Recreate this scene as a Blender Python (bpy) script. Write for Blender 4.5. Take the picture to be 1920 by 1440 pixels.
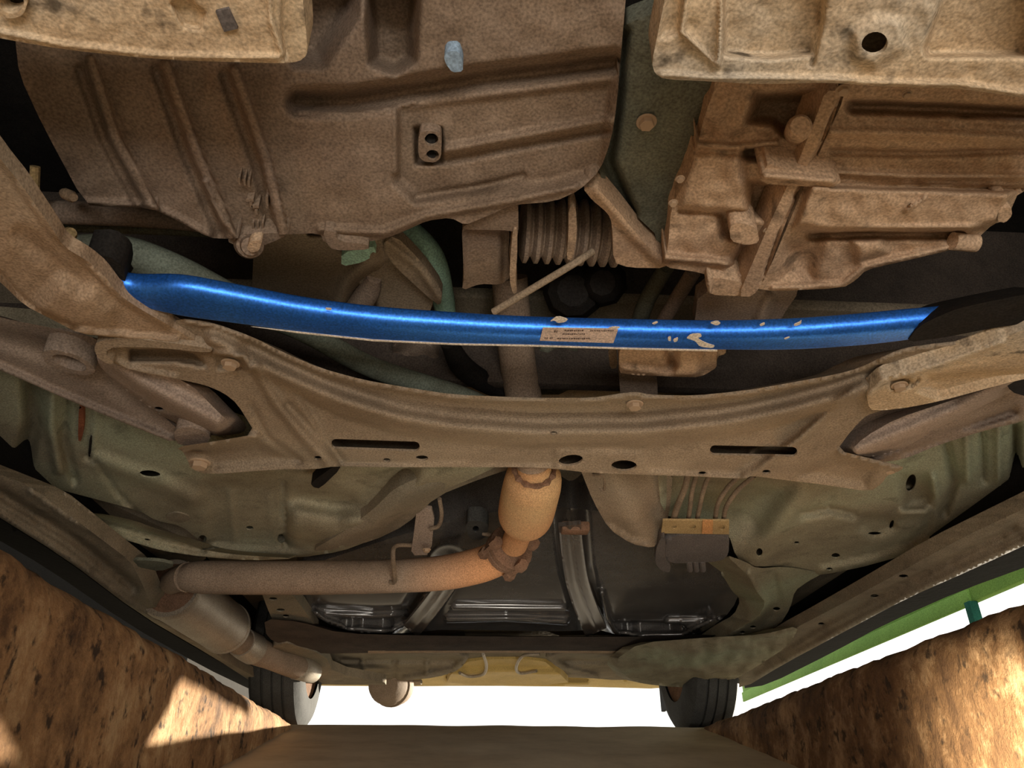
import bpy, bmesh, math, random
import numpy as np
from mathutils import Vector, Matrix, noise
from mathutils.geometry import delaunay_2d_cdt

random.seed(4)
for o in list(bpy.data.objects):
    bpy.data.objects.remove(o)
SC = bpy.context.scene
COL = SC.collection

# ------------------------------------------------------------------ camera
# world: X to the right across the car, Y along the car to its rear, Z up; the workshop floor is Z = 0,
# the camera stands in the inspection pit GZ below the floor
GZ = 0.28
F = 1450.0
PITCH = math.radians(29.6)
YAW = math.radians(3.5)
cp, sp, cy, sy = math.cos(PITCH), math.sin(PITCH), math.cos(YAW), math.sin(YAW)
FWD = np.array([sy * cp, cy * cp, sp])
RGT = np.array([cy, -sy, 0.0])
UP = np.array([-sy * sp, -cy * sp, cp])
cd = bpy.data.cameras.new('camera')
cam = bpy.data.objects.new('camera', cd)
COL.objects.link(cam)
cd.sensor_width = 36.0
cd.lens = 36.0 * F / 1920.0
cd.clip_start = 0.01
cam.matrix_world = Matrix(((RGT[0], UP[0], -FWD[0], 0), (RGT[1], UP[1], -FWD[1], 0), (RGT[2], UP[2], -FWD[2], -GZ), (0, 0, 0, 1)))
SC.camera = cam

# ------------------------------------------------------------------ light
SC.view_settings.view_transform = 'Standard'
SC.view_settings.look = 'None'
SC.view_settings.gamma = 1.0
SC.view_settings.use_curve_mapping = False
SC.view_settings.exposure = 0.0
world = bpy.data.worlds.new('bright_sky')
SC.world = world
world.use_nodes = True
bg = world.node_tree.nodes['Background']
bg.inputs[0].default_value = (1.0, 0.985, 0.94, 1)
bg.inputs[1].default_value = 1.7


def light(name, kind, loc, target, energy, color, **kw):
    d = bpy.data.lights.new(name, kind)
    d.energy = energy
    d.color = color
    for k, v in kw.items():
        setattr(d, k, v)
    o = bpy.data.objects.new(name, d)
    COL.objects.link(o)
    o.location = loc
    o.rotation_euler = (Vector(target) - Vector(loc)).to_track_quat('-Z', 'Y').to_euler()
    return o


sun_az, sun_el = math.radians(38.0), math.radians(5.6)
sdir = Vector((math.sin(sun_az) * math.cos(sun_el), math.cos(sun_az) * math.cos(sun_el), math.sin(sun_el)))
light('low_sun', 'SUN', sdir * 10, (0, 0, 0), 18.0, (1.0, 0.90, 0.74), angle=math.radians(0.6))
light('front_fill_light', 'AREA', (0.15, -1.05, -0.52), (0.1, 1.2, 0.28), 17.5, (1.0, 0.93, 0.85), shape='RECTANGLE', size=1.0, size_y=0.30)  # added fill, stands in for daylight from the front opening
light('rear_fill_light', 'AREA', (0.15, 0.95, -0.345), (0.1, 2.2, 0.32), 1.2, (1.0, 0.92, 0.80), shape='RECTANGLE', size=0.5, size_y=0.12)  # added fill that lifts the rear underside, no real lamp
light('ramp_fill_spot', 'SPOT', (0.13, 0.75, -0.38), (0.13, 2.55, -0.02), 24.0, (1.0, 0.92, 0.78), spot_size=math.radians(60), spot_blend=0.8, shadow_soft_size=0.03)  # extra spot put in only to brighten the ramp
light('wall_fill_spot', 'SPOT', (0.30, 0.55, -0.40), (0.785, 1.08, -0.25), 420.0, (1.0, 0.9, 0.7), spot_size=math.radians(30), spot_blend=0.9, shadow_soft_size=0.02)  # added spot for the bright patch low on the right wall


# ------------------------------------------------------------------ projection helpers
def dirs(uv):
    uv = np.asarray(uv, float).reshape(-1, 2)
    dx = (uv[:, 0] - 960.0) / F
    dy = (720.0 - uv[:, 1]) / F
    return FWD[None] + dx[:, None] * RGT[None] + dy[:, None] * UP[None]


def ph(u, v, h):                    # point seen at (u, v) at height h above the camera
    d = dirs([(u, v)])[0]
    p = d * (h / d[2])
    return Vector((p[0], p[1], p[2] - GZ))


def py(u, v, Y):                    # point seen at (u, v) at distance Y
    d = dirs([(u, v)])[0]
    p = d * (Y / d[1])
    return Vector((p[0], p[1], p[2] - GZ))


def px(u, v, X):
    d = dirs([(u, v)])[0]
    p = d * (X / d[0])
    return Vector((p[0], p[1], p[2] - GZ))


def rp(v, h, pxs):                  # size in metres of pxs pixels at that height
    return pxs * (h / dirs([(960, v)])[0][2]) / F


# ------------------------------------------------------------------ materials
def nd(nt, t, x=0, y=0):
    n = nt.nodes.new(t)
    n.location = (x, y)
    return n


def dusty(name, c1, c2, c3=None, scale=9.0, rough=0.9, metal=0.0, bump=0.25, grain=0.30, spec=0.06, stain=0.0, coat=0.0, heat=None):
    m = bpy.data.materials.new(name)
    m.use_nodes = True
    nt = m.node_tree
    L = nt.links
    b = nt.nodes['Principled BSDF']
    tc = nd(nt, 'ShaderNodeTexCoord')
    n1 = nd(nt, 'ShaderNodeTexNoise')
    n1.inputs['Scale'].default_value = scale
    n1.inputs['Detail'].default_value = 9
    n1.inputs['Roughness'].default_value = 0.68
    L.new(tc.outputs['Object'], n1.inputs['Vector'])
    cr = nd(nt, 'ShaderNodeValToRGB')
    cr.color_ramp.elements[0].position = 0.34
    cr.color_ramp.elements[0].color = (*c2, 1)
    cr.color_ramp.elements[1].position = 0.62
    cr.color_ramp.elements[1].color = (*c1, 1)
    L.new(n1.outputs['Fac'], cr.inputs['Fac'])
    out = cr.outputs['Color']
    if c3:
        n3 = nd(nt, 'ShaderNodeTexNoise')
        n3.inputs['Scale'].default_value = scale * 0.45
        n3.inputs['Detail'].default_value = 6
        L.new(tc.outputs['Object'], n3.inputs['Vector'])
        r3 = nd(nt, 'ShaderNodeMapRange')
        r3.inputs['From Min'].default_value = 0.50
        r3.inputs['From Max'].default_value = 0.68
        L.new(n3.outputs['Fac'], r3.inputs['Value'])
        mx = nd(nt, 'ShaderNodeMix')
        mx.data_type = 'RGBA'
        L.new(r3.outputs['Result'], mx.inputs['Factor'])
        L.new(out, mx.inputs['A'])
        mx.inputs['B'].default_value = (*c3, 1)
        out = mx.outputs['Result']
    if stain:
        n4 = nd(nt, 'ShaderNodeTexNoise')
        n4.inputs['Scale'].default_value = scale * 3.5
        n4.inputs['Detail'].default_value = 4
        L.new(tc.outputs['Object'], n4.inputs['Vector'])
        r4 = nd(nt, 'ShaderNodeMapRange')
        r4.inputs['From Min'].default_value = 0.60
        r4.inputs['From Max'].default_value = 0.72
        r4.inputs['To Max'].default_value = stain
        L.new(n4.outputs['Fac'], r4.inputs['Value'])
        mx = nd(nt, 'ShaderNodeMix')
        mx.data_type = 'RGBA'
        L.new(r4.outputs['Result'], mx.inputs['Factor'])
        L.new(out, mx.inputs['A'])
        mx.inputs['B'].default_value = (0.035, 0.028, 0.02, 1)
        out = mx.outputs['Result']
    if heat:                        # heat tint growing along the pipe
        sx = nd(nt, 'ShaderNodeSeparateXYZ')
        L.new(tc.outputs['Generated'], sx.inputs[0])
        rh = nd(nt, 'ShaderNodeMapRange')
        rh.inputs['From Min'].default_value = heat[0]
        rh.inputs['From Max'].default_value = heat[1]
        L.new(sx.outputs['X'], rh.inputs['Value'])
        mx = nd(nt, 'ShaderNodeMix')
        mx.data_type = 'RGBA'
        L.new(rh.outputs['Result'], mx.inputs['Factor'])
        L.new(out, mx.inputs['A'])
        mx.inputs['B'].default_value = (*heat[2], 1)
        out = mx.outputs['Result']
    ng = nd(nt, 'ShaderNodeTexNoise')
    ng.inputs['Scale'].default_value = 420
    ng.inputs['Detail'].default_value = 2
    L.new(tc.outputs['Object'], ng.inputs['Vector'])
    rg = nd(nt, 'ShaderNodeMapRange')
    rg.inputs['From Min'].default_value = 0.3
    rg.inputs['From Max'].default_value = 0.7
    rg.inputs['To Min'].default_value = 1 - grain
    rg.inputs['To Max'].default_value = 1 + grain
    L.new(ng.outputs['Fac'], rg.inputs['Value'])
    vm = nd(nt, 'ShaderNodeVectorMath')
    vm.operation = 'MULTIPLY'
    L.new(out, vm.inputs[0])
    L.new(rg.outputs['Result'], vm.inputs[1])
    L.new(vm.outputs['Vector'], b.inputs['Base Color'])
    b.inputs['Roughness'].default_value = rough
    b.inputs['Metallic'].default_value = metal
    b.inputs['Specular IOR Level'].default_value = spec
    b.inputs['Coat Weight'].default_value = coat
    if bump:
        nb = nd(nt, 'ShaderNodeTexNoise')
        nb.inputs['Scale'].default_value = scale * 7
        nb.inputs['Detail'].default_value = 8
        L.new(tc.outputs['Object'], nb.inputs['Vector'])
        bp = nd(nt, 'ShaderNodeBump')
        bp.inputs['Strength'].default_value = bump
        bp.inputs['Distance'].default_value = 0.004
        L.new(nb.outputs['Fac'], bp.inputs['Height'])
        L.new(bp.outputs['Normal'], b.inputs['Normal'])
    return m


M = {}
M['tan'] = dusty('tan_dust_on_steel', (0.40, 0.295, 0.20), (0.27, 0.195, 0.13), (0.32, 0.26, 0.19), 8, stain=0.25)
M['alloy'] = dusty('dusty_cast_alloy', (0.27, 0.205, 0.15), (0.19, 0.14, 0.10), (0.21, 0.16, 0.125), 9, stain=0.25)
M['gear'] = dusty('muddy_gearbox_alloy', (0.56, 0.405, 0.275), (0.35, 0.245, 0.165), (0.47, 0.335, 0.22), 9, stain=0.6)
M['plate'] = dusty('caked_mud_plate', (0.62, 0.49, 0.33), (0.42, 0.32, 0.21), (0.40, 0.37, 0.31), 11, stain=0.8, bump=0.5)
M['frame'] = dusty('dusty_subframe', (0.34, 0.268, 0.19), (0.23, 0.18, 0.128), (0.29, 0.24, 0.175), 6)
M['arm'] = dusty('dusty_control_arm', (0.30, 0.235, 0.185), (0.20, 0.155, 0.125), None, 7)
M['arm2'] = dusty('paler_dusty_arm', (0.36, 0.29, 0.24), (0.26, 0.205, 0.17), None, 7)
M['floor'] = dusty('underseal_olive', (0.36, 0.33, 0.23), (0.23, 0.20, 0.14), (0.33, 0.36, 0.25), 5, stain=0.35)
M['floor2'] = dusty('underseal_brown', (0.30, 0.25, 0.18), (0.18, 0.15, 0.11), (0.22, 0.20, 0.15), 5, stain=0.3)
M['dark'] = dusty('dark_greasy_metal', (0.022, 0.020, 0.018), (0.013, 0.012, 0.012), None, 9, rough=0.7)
M['grey'] = dusty('grey_green_dusty_metal', (0.16, 0.165, 0.125), (0.09, 0.095, 0.075), None, 9)
M['teal'] = dusty('grey_green_tube', (0.20, 0.235, 0.19), (0.14, 0.15, 0.115), None, 9)
M['mint'] = dusty('pale_green_paint', (0.40, 0.66, 0.54), (0.30, 0.50, 0.40), None, 9)
M['rust'] = dusty('heat_tinted_steel', (0.62, 0.33, 0.17), (0.50, 0.27, 0.13), (0.55, 0.38, 0.2), 7, rough=0.75, bump=0.1)
M['pipe'] = dusty('dusty_exhaust_steel', (0.32, 0.24, 0.175), (0.22, 0.165, 0.12), None, 7, rough=0.75)
M['pipe_heat'] = dusty('heat_tinted_exhaust_steel', (0.32, 0.24, 0.175), (0.22, 0.165, 0.12), None, 7, rough=0.75, heat=(0.66, 0.90, (0.58, 0.29, 0.14)))
M['rusty'] = dusty('rusty_flange', (0.22, 0.13, 0.085), (0.12, 0.075, 0.05), None, 14)
M['muffler'] = dusty('aluminised_muffler', (0.42, 0.37, 0.30), (0.32, 0.27, 0.21), None, 7, rough=0.5, metal=0.5, bump=0.1)
M['tank'] = dusty('black_tank_paint', (0.095, 0.088, 0.082), (0.06, 0.056, 0.053), None, 9, rough=0.17, bump=0.0, spec=0.9)
M['strap'] = dusty('brown_tank_strap', (0.11, 0.092, 0.078), (0.07, 0.058, 0.05), None, 9, rough=0.25, bump=0.03, spec=0.8)
M['beam'] = dusty('dark_brown_beam', (0.085, 0.068, 0.056), (0.05, 0.042, 0.036), None, 9)
M['blackpaint'] = dusty('black_sill_paint', (0.012, 0.011, 0.010), (0.008, 0.0075, 0.007), None, 9, rough=0.75)
M['rubber'] = dusty('tyre_rubber', (0.062, 0.063, 0.06), (0.042, 0.042, 0.04), None, 9, rough=0.8)
M['clip'] = dusty('grey_plastic_clip', (0.145, 0.13, 0.125), (0.11, 0.10, 0.095), None, 9, rough=0.7, bump=0.05)
M['brass'] = dusty('tan_plated_bracket', (0.46, 0.34, 0.17), (0.36, 0.26, 0.13), None, 12, bump=0.05)
M['orange'] = dusty('orange_tab', (0.62, 0.33, 0.14), (0.55, 0.28, 0.12), None, 9)
M['bolt'] = dusty('dusty_bolt_steel', (0.50, 0.37, 0.25), (0.34, 0.25, 0.17), None, 30)
M['line'] = dusty('dusty_steel_line', (0.27, 0.21, 0.15), (0.17, 0.13, 0.095), None, 14)
M['gold'] = dusty('sun_glow_gold', (0.62, 0.45, 0.17), (0.50, 0.36, 0.13), None, 6, rough=0.5)  # golden glow of the low sun put into the bumper colour
M['green'] = dusty('green_partition_paint', (0.20, 0.36, 0.085), (0.15, 0.29, 0.07), None, 3, rough=0.7)
M['post'] = dusty('dark_green_post', (0.02, 0.10, 0.07), (0.015, 0.07, 0.05), None, 5)
M['sticker'] = None
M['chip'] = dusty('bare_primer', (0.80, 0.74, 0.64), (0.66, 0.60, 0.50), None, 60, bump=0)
M['print'] = dusty('faded_ink', (0.17, 0.12, 0.10), (0.11, 0.08, 0.07), None, 60, bump=0)
M['sticker'] = dusty('aged_sticker', (0.66, 0.53, 0.45), (0.54, 0.43, 0.36), None, 60, bump=0)
M['bluecloth'] = dusty('pale_blue_scrap', (0.30, 0.42, 0.55), (0.24, 0.33, 0.44), None, 60, bump=0)
M['slot_rust'] = dusty('raw_rust', (0.30, 0.11, 0.055), (0.2, 0.07, 0.04), None, 30)


def blue_paint():
    m = dusty('blue_bar_paint', (0.03, 0.19, 0.78), (0.025, 0.15, 0.62), (0.04, 0.22, 0.80), 16, rough=0.36, metal=0.75, bump=0.06, grain=0.25, spec=0.6)
    return m


M['blue'] = blue_paint()


def concrete(name, c1, c2, c3, stretch, bump, sc=5, pits=0.0):
    m = bpy.data.materials.new(name)
    m.use_nodes = True
    nt = m.node_tree
    L = nt.links
    b = nt.nodes['Principled BSDF']
    tc = nd(nt, 'ShaderNodeTexCoord')
    mp = nd(nt, 'ShaderNodeMapping')
    mp.inputs['Scale'].default_value = stretch
    L.new(tc.outputs['Object'], mp.inputs['Vector'])
    n1 = nd(nt, 'ShaderNodeTexNoise')
    n1.inputs['Scale'].default_value = sc
    n1.inputs['Detail'].default_value = 14
    n1.inputs['Roughness'].default_value = 0.75
    L.new(mp.outputs['Vector'], n1.inputs['Vector'])
    cr = nd(nt, 'ShaderNodeValToRGB')
    e = cr.color_ramp.elements
    e[0].position, e[0].color = 0.36, (*c2, 1)
    e[1].position, e[1].color = 0.62, (*c1, 1)
    k = e.new(0.5)
    k.color = (*c3, 1)
    L.new(n1.outputs['Fac'], cr.inputs['Fac'])
    mx = nd(nt, 'ShaderNodeMix')
    mx.data_type = 'RGBA'
    n3 = nd(nt, 'ShaderNodeTexNoise')
    n3.inputs['Scale'].default_value = 34
    n3.inputs['Detail'].default_value = 5
    n3.inputs['Roughness'].default_value = 0.6
    L.new(mp.outputs['Vector'], n3.inputs['Vector'])
    r3 = nd(nt, 'ShaderNodeMapRange')
    r3.inputs['From Min'].default_value = 0.56
    r3.inputs['From Max'].default_value = 0.66
    r3.inputs['To Max'].default_value = pits
    L.new(n3.outputs['Fac'], r3.inputs['Value'])
    L.new(r3.outputs['Result'], mx.inputs['Factor'])
    L.new(cr.outputs['Color'], mx.inputs['A'])
    mx.inputs['B'].default_value = (0.035, 0.02, 0.010, 1)
    L.new(mx.outputs['Result'], b.inputs['Base Color'])
    b.inputs['Roughness'].default_value = 0.85
    b.inputs['Specular IOR Level'].default_value = 0.25
    n2 = nd(nt, 'ShaderNodeTexNoise')
    n2.inputs['Scale'].default_value = 36
    n2.inputs['Detail'].default_value = 10
    n2.inputs['Roughness'].default_value = 0.7
    L.new(mp.outputs['Vector'], n2.inputs['Vector'])
    bp = nd(nt, 'ShaderNodeBump')
    bp.inputs['Strength'].default_value = bump
    bp.inputs['Distance'].default_value = 0.02
    L.new(n2.outputs['Fac'], bp.inputs['Height'])
    L.new(bp.outputs['Normal'], b.inputs['Normal'])
    return m


M['pit'] = concrete('oil_stained_pit_plaster', (0.62, 0.40, 0.20), (0.13, 0.065, 0.026), (0.40, 0.215, 0.09), (1.0, 1.0, 0.85), 1.0, 8, 0.9)
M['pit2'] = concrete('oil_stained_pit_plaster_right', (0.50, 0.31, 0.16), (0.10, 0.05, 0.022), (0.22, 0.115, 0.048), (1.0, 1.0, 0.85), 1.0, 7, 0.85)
M['ramp'] = concrete('smooth_ramp_cement', (0.66, 0.57, 0.42), (0.50, 0.42, 0.30), (0.60, 0.51, 0.37), (1, 1, 1), 0.12)
M['slab'] = concrete('workshop_slab', (0.42, 0.38, 0.30), (0.30, 0.26, 0.2), (0.36, 0.32, 0.25), (1, 1, 1), 0.3)
M['outer'] = dusty('dark_workshop_wall', (0.030, 0.027, 0.022), (0.02, 0.018, 0.016), None, 2)


# ------------------------------------------------------------------ object helpers
def tag(o, label=None, cat=None, group=None, kind=None):
    if label:
        o['label'] = label
    if cat:
        o['category'] = cat
    if group:
        o['group'] = group
    if kind:
        o['kind'] = kind
    return o


def worldloc(o):
    p = Vector((0, 0, 0))
    while o:
        p = p + o.location
        o = o.parent
    return p


def thing(name, label, cat, loc, group=None):
    o = bpy.data.objects.new(name, None)
    o.empty_display_size = 0.05
    COL.objects.link(o)
    o.location = loc
    return tag(o, label, cat, group)


def mk(name, verts, faces, mat, parent=None, smooth=True, angle=35, label=None, kind=None):
    V = np.asarray([tuple(v) for v in verts], float)
    c = (V.max(0) + V.min(0)) / 2
    me = bpy.data.meshes.new(name)
    me.from_pydata((V - c).tolist(), [], [list(map(int, f)) for f in faces])
    bm = bmesh.new()
    bm.from_mesh(me)
    bmesh.ops.recalc_face_normals(bm, faces=bm.faces)
    bm.to_mesh(me)
    bm.free()
    if mat:
        me.materials.append(M[mat] if isinstance(mat, str) else mat)
    if smooth:
        me.shade_smooth()
        if angle is not None:
            me.set_sharp_from_angle(angle=math.radians(angle))
    o = bpy.data.objects.new(name, me)
    COL.objects.link(o)
    if parent:
        o.parent = parent
        o.location = Vector(c) - worldloc(parent)
    else:
        o.location = Vector(c)
    return tag(o, label, None, None, kind)


def chaikin(pts, n):
    P = [np.array(p, float) for p in pts]
    for _ in range(n):
        Q = []
        for i in range(len(P)):
            a, b = P[i], P[(i + 1) % len(P)]
            Q += [a * 0.8 + b * 0.2, a * 0.2 + b * 0.8]
        P = Q
    return P


def resample(P, step):
    out = []
    for i in range(len(P)):
        a, b = np.array(P[i], float), np.array(P[(i + 1) % len(P)], float)
        n = max(1, int(np.ceil(np.hypot(*(b - a)) / step)))
        for k in range(n):
            out.append(a + (b - a) * k / n)
    # drop near-duplicates
    res = [out[0]]
    for p in out[1:]:
        if np.hypot(*(p - res[-1])) > 0.6:
            res.append(p)
    if np.hypot(*(res[0] - res[-1])) < 0.6:
        res.pop()
    return res


def inside(pts, poly):
    x, y = pts[:, 0], pts[:, 1]
    r = np.zeros(len(pts), bool)
    n = len(poly)
    for i in range(n):
        x1, y1 = poly[i]
        x2, y2 = poly[(i + 1) % n]
        if y1 == y2:
            continue
        c = ((y1 > y) != (y2 > y)) & (x < (x2 - x1) * (y - y1) / (y2 - y1) + x1)
        r ^= c
    return r


def dist(pts, line, closed=False):
    d = np.full(len(pts), 1e9)
    L = [np.array(p, float) for p in line]
    if len(L) == 1:
        return np.hypot(*(pts - L[0]).T)
    segs = list(zip(L[:-1], L[1:])) + ([(L[-1], L[0])] if closed else [])
    for a, b in segs:
        ab = b - a
        l2 = max(1e-9, ab @ ab)
        t = np.clip(((pts - a) @ ab) / l2, 0, 1)
        q = a + t[:, None] * ab
        d = np.minimum(d, np.hypot(*(pts - q).T))
    return d


def sstep(x):
    x = np.clip(x, 0, 1)
    return x * x * (3 - 2 * x)


def base_h(uv, h):
    if isinstance(h, (int, float)):
        return np.full(len(uv), float(h))
    A = np.array([[p[0], p[1], 1] for p in h], float)
    b = np.array([p[2] for p in h], float)
    s, *_ = np.linalg.lstsq(A, b, rcond=None)
    return uv @ s[:2] + s[2]


def heights(uv, h, feats):
    H = base_h(uv, h)
    for f in feats:
        k = f[0]
        if k == 'line':             # rounded rib / groove along a polyline
            H += f[3] * sstep(1 - dist(uv, f[1]) / f[2])
        elif k == 'flat':           # flat-topped rib
            H += f[3] * sstep((f[2] - dist(uv, f[1])) / (f[2] * 0.4))
        elif k == 'poly':           # raised / sunk field with soft edges
            poly = [np.array(p, float) for p in f[1]]
            s = np.where(inside(uv, poly), 1, -1) * dist(uv, poly, True)
            H += f[2] * sstep(0.5 + s / (2 * f[3]))
        elif k == 'noise':
            H += np.array([f[1] * noise.noise((p[0] * f[2], p[1] * f[2], 3.1)) for p in uv])
    return H


def hole_poly(hh):
    k = hh[0]
    if k == 'e':
        _, u, v, a, b = hh[:5]
        r = math.radians(hh[5]) if len(hh) > 5 else 0
        n = 18
        return [np.array((u + a * math.cos(t) * math.cos(r) - b * math.sin(t) * math.sin(r), v + a * math.cos(t) * math.sin(r) + b * math.sin(t) * math.cos(r)))
                for t in [2 * math.pi * i / n for i in range(n)]]
    if k == 's':
        _, u0, v0, u1, v1, r = hh
        a = math.atan2(v1 - v0, u1 - u0)
        P = []
        for i in range(9):
            t = a + math.pi / 2 + math.pi * i / 8
            P.append(np.array((u0 + r * math.cos(t), v0 + r * math.sin(t))))
        for i in range(9):
            t = a - math.pi / 2 + math.pi * i / 8
            P.append(np.array((u1 + r * math.cos(t), v1 + r * math.sin(t))))
        return P
    return [np.array(p, float) for p in hh[1]]


DENS = 0.62


def sheet(name, outline, h, mat, parent=None, feats=(), holes=(), thick=0.02, step=14, smooth=1, cap=True, label=None, lean=0.0):
    """A pressed or cast panel: its outline and relief given where it hangs, closed by side walls and a back."""
    step = max(3.0, step * DENS)
    O = resample(chaikin(outline, smooth), step)
    HP = [resample(hole_poly(x), max(3, step * 0.6)) for x in holes]
    arr = np.array(O)
    lo, hi = arr.min(0), arr.max(0)
    g = []
    row = 0
    y = lo[1]
    while y < hi[1]:
        x = lo[0] + (step / 2 if row % 2 else 0)
        while x < hi[0]:
            g.append((x, y))
            x += step
        y += step * 0.87
        row += 1
    if g:
        g = np.array(g)
        g = g[inside(g, O)]
        g = g[dist(g, O, True) > step * 0.45] if len(g) else g
        for q in HP:
            if len(g):
                g = g[dist(g, q, True) > step * 0.3]
    pts = list(O)
    edges = [(i, (i + 1) % len(O)) for i in range(len(O))]
    for q in HP:
        s = len(pts)
        pts += q
        edges += [(s + i, s + (i + 1) % len(q)) for i in range(len(q))]
    pts += list(g)
    r = delaunay_2d_cdt([Vector((float(p[0]), float(p[1]))) for p in pts], edges, [], 0, 1e-4)
    uv = np.array([(p[0], p[1]) for p in r[0]])
    tri = np.array([f for f in r[2] if len(f) == 3])
    cen = uv[tri].mean(1)
    keep = inside(cen, O)
    tri_all = tri[keep]
    k2 = keep.copy()
    for q in HP:
        k2 &= ~inside(cen, q)
    tri_f = tri[k2]
    H = heights(uv, h, feats)
    d = dirs(uv)
    P = d * (H / d[:, 2])[:, None]
    P[:, 2] -= GZ
    n = len(P)
    faces = [tuple(t) for t in tri_f]
    cnt = {}
    for t in tri_f:
        for a, b in ((t[0], t[1]), (t[1], t[2]), (t[2], t[0])):
            e = (min(a, b), max(a, b))
            cnt[e] = cnt.get(e, 0) + 1
    Q = P.copy()
    Q[:, 2] += thick
    Q[:, 1] += thick * lean          # walls of pressings lean back
    S = P.copy()
    S[:, 2] += min(0.003, thick)    # edge of the pressed metal around a hole
    onout = dist(uv, O, True) < 0.05
    rim = []
    for (a, b), c in cnt.items():
        if c == 1:
            rim.append((a, b))
            k = n if (onout[a] and onout[b]) or cap == 'open' else 2 * n
            faces.append((a, b, b + k, a + k))
    if cap:
        faces += [(t[0] + n, t[2] + n, t[1] + n) for t in (tri_all if cap is True else tri_f)]
    V = np.vstack([P, Q, S])
    alive = sorted({i for f in faces for i in f})
    remap = {o: i for i, o in enumerate(alive)}
    o = mk(name, V[alive], [[remap[i] for i in f] for f in faces], mat, parent, True, None, label)
    hard = {(min(remap[x], remap[y]), max(remap[x], remap[y])) for x, y in rim}
    hard |= {(min(remap[x + n], remap[y + n]), max(remap[x + n], remap[y + n])) for x, y in rim if x + n in remap and y + n in remap}
    at = o.data.attributes.new('sharp_edge', 'BOOLEAN', 'EDGE')
    at.data.foreach_set('value', [tuple(sorted(e.vertices)) in hard for e in o.data.edges])
    return o


def catmull(P, n):
    P = [np.asarray(p, float) for p in P]
    if len(P) == 2:
        return [P[0] + (P[1] - P[0]) * i / n for i in range(n + 1)]
    E = [2 * P[0] - P[1]] + P + [2 * P[-1] - P[-2]]
    out = []
    for i in range(1, len(E) - 2):
        for k in range(n):
            t = k / n
            a, b, c, d = E[i - 1], E[i], E[i + 1], E[i + 2]
            out.append(0.5 * ((2 * b) + (c - a) * t + (2 * a - 5 * b + 4 * c - d) * t * t + (3 * b - a - 3 * c + d) * t ** 3))
    out.append(P[-1])
    return out


def tube_geo(P, R, n=16, caps=True, squash=1.0):
    P = [Vector(p) for p in P]
    verts, faces = [], []
    t = (P[1] - P[0]).normalized()
    a = t.cross(Vector((0, 0, 1)))
    a = a.normalized() if a.length > 1e-4 else Vector((1, 0, 0))
    for i, p in enumerate(P):
        t = ((P[min(i + 1, len(P) - 1)] - P[max(i - 1, 0)])).normalized()
        a = (a - t * a.dot(t)).normalized()
        b = t.cross(a)
        for k in range(n):
            w = 2 * math.pi * k / n
            verts.append(p + (a * math.cos(w) + b * math.sin(w) * squash) * R[i])
    for i in range(len(P) - 1):
        for k in range(n):
            k2 = (k + 1) % n
            faces.append((i * n + k, i * n + k2, (i + 1) * n + k2, (i + 1) * n + k))
    if caps:
        faces.append(tuple(range(n)))
        faces.append(tuple((len(P) - 1) * n + k for k in range(n)))
    return verts, faces


def tube(name, pts, mat, parent=None, n=16, sub=6, caps=True, label=None, squash=1.0, angle=40):
    """pts: (u, v, height, radius in pixels)"""
    W = []
    for u, v, h, r in pts:
        p = ph(u, v, h)
        W.append((*p, rp(v, h, r)))
    W = catmull(W, sub)
    v, f = tube_geo([w[:3] for w in W], [max(1e-4, w[3]) for w in W], n, caps, squash)
    return mk(name, v, f, mat, parent, True, angle, label)


def rod(name, A, B, R, mat, parent=None, n=16, prof=None, label=None, angle=35):
    """a turned piece between two world points; prof = [(0..1, radius factor), ...]"""
    A, B = Vector(A), Vector(B)
    prof = prof or [(0, 1), (1, 1)]
    v, f = tube_geo([A + (B - A) * t for t, _ in prof], [R * k for _, k in prof], n)
    return mk(name, v, f, mat, parent, True, angle, label)


def box_geo(cx, cy_, cz, sx, sy_, sz, rot=None, bev=0.0):
    bm = bmesh.new()
    bmesh.ops.create_cube(bm, size=1)
    for v in bm.verts:
        v.co = Vector((v.co.x * sx, v.co.y * sy_, v.co.z * sz))
    if bev:
        bmesh.ops.bevel(bm, geom=bm.edges[:], offset=bev, segments=2, affect='EDGES', profile=0.5)
    if rot is not None:
        bm.transform(rot)
    bm.verts.index_update()
    V = [v.co + Vector((cx, cy_, cz)) for v in bm.verts]
    Fs = [tuple(v.index for v in f.verts) for f in bm.faces]
    bm.free()
    return V, Fs


def box(name, c, s, mat, parent=None, rot=None, bev=0.003, label=None):
    v, f = box_geo(c[0], c[1], c[2], s[0], s[1], s[2], rot, bev)
    return mk(name, v, f, mat, parent, True, 30, label)


_bolt = {}


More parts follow.
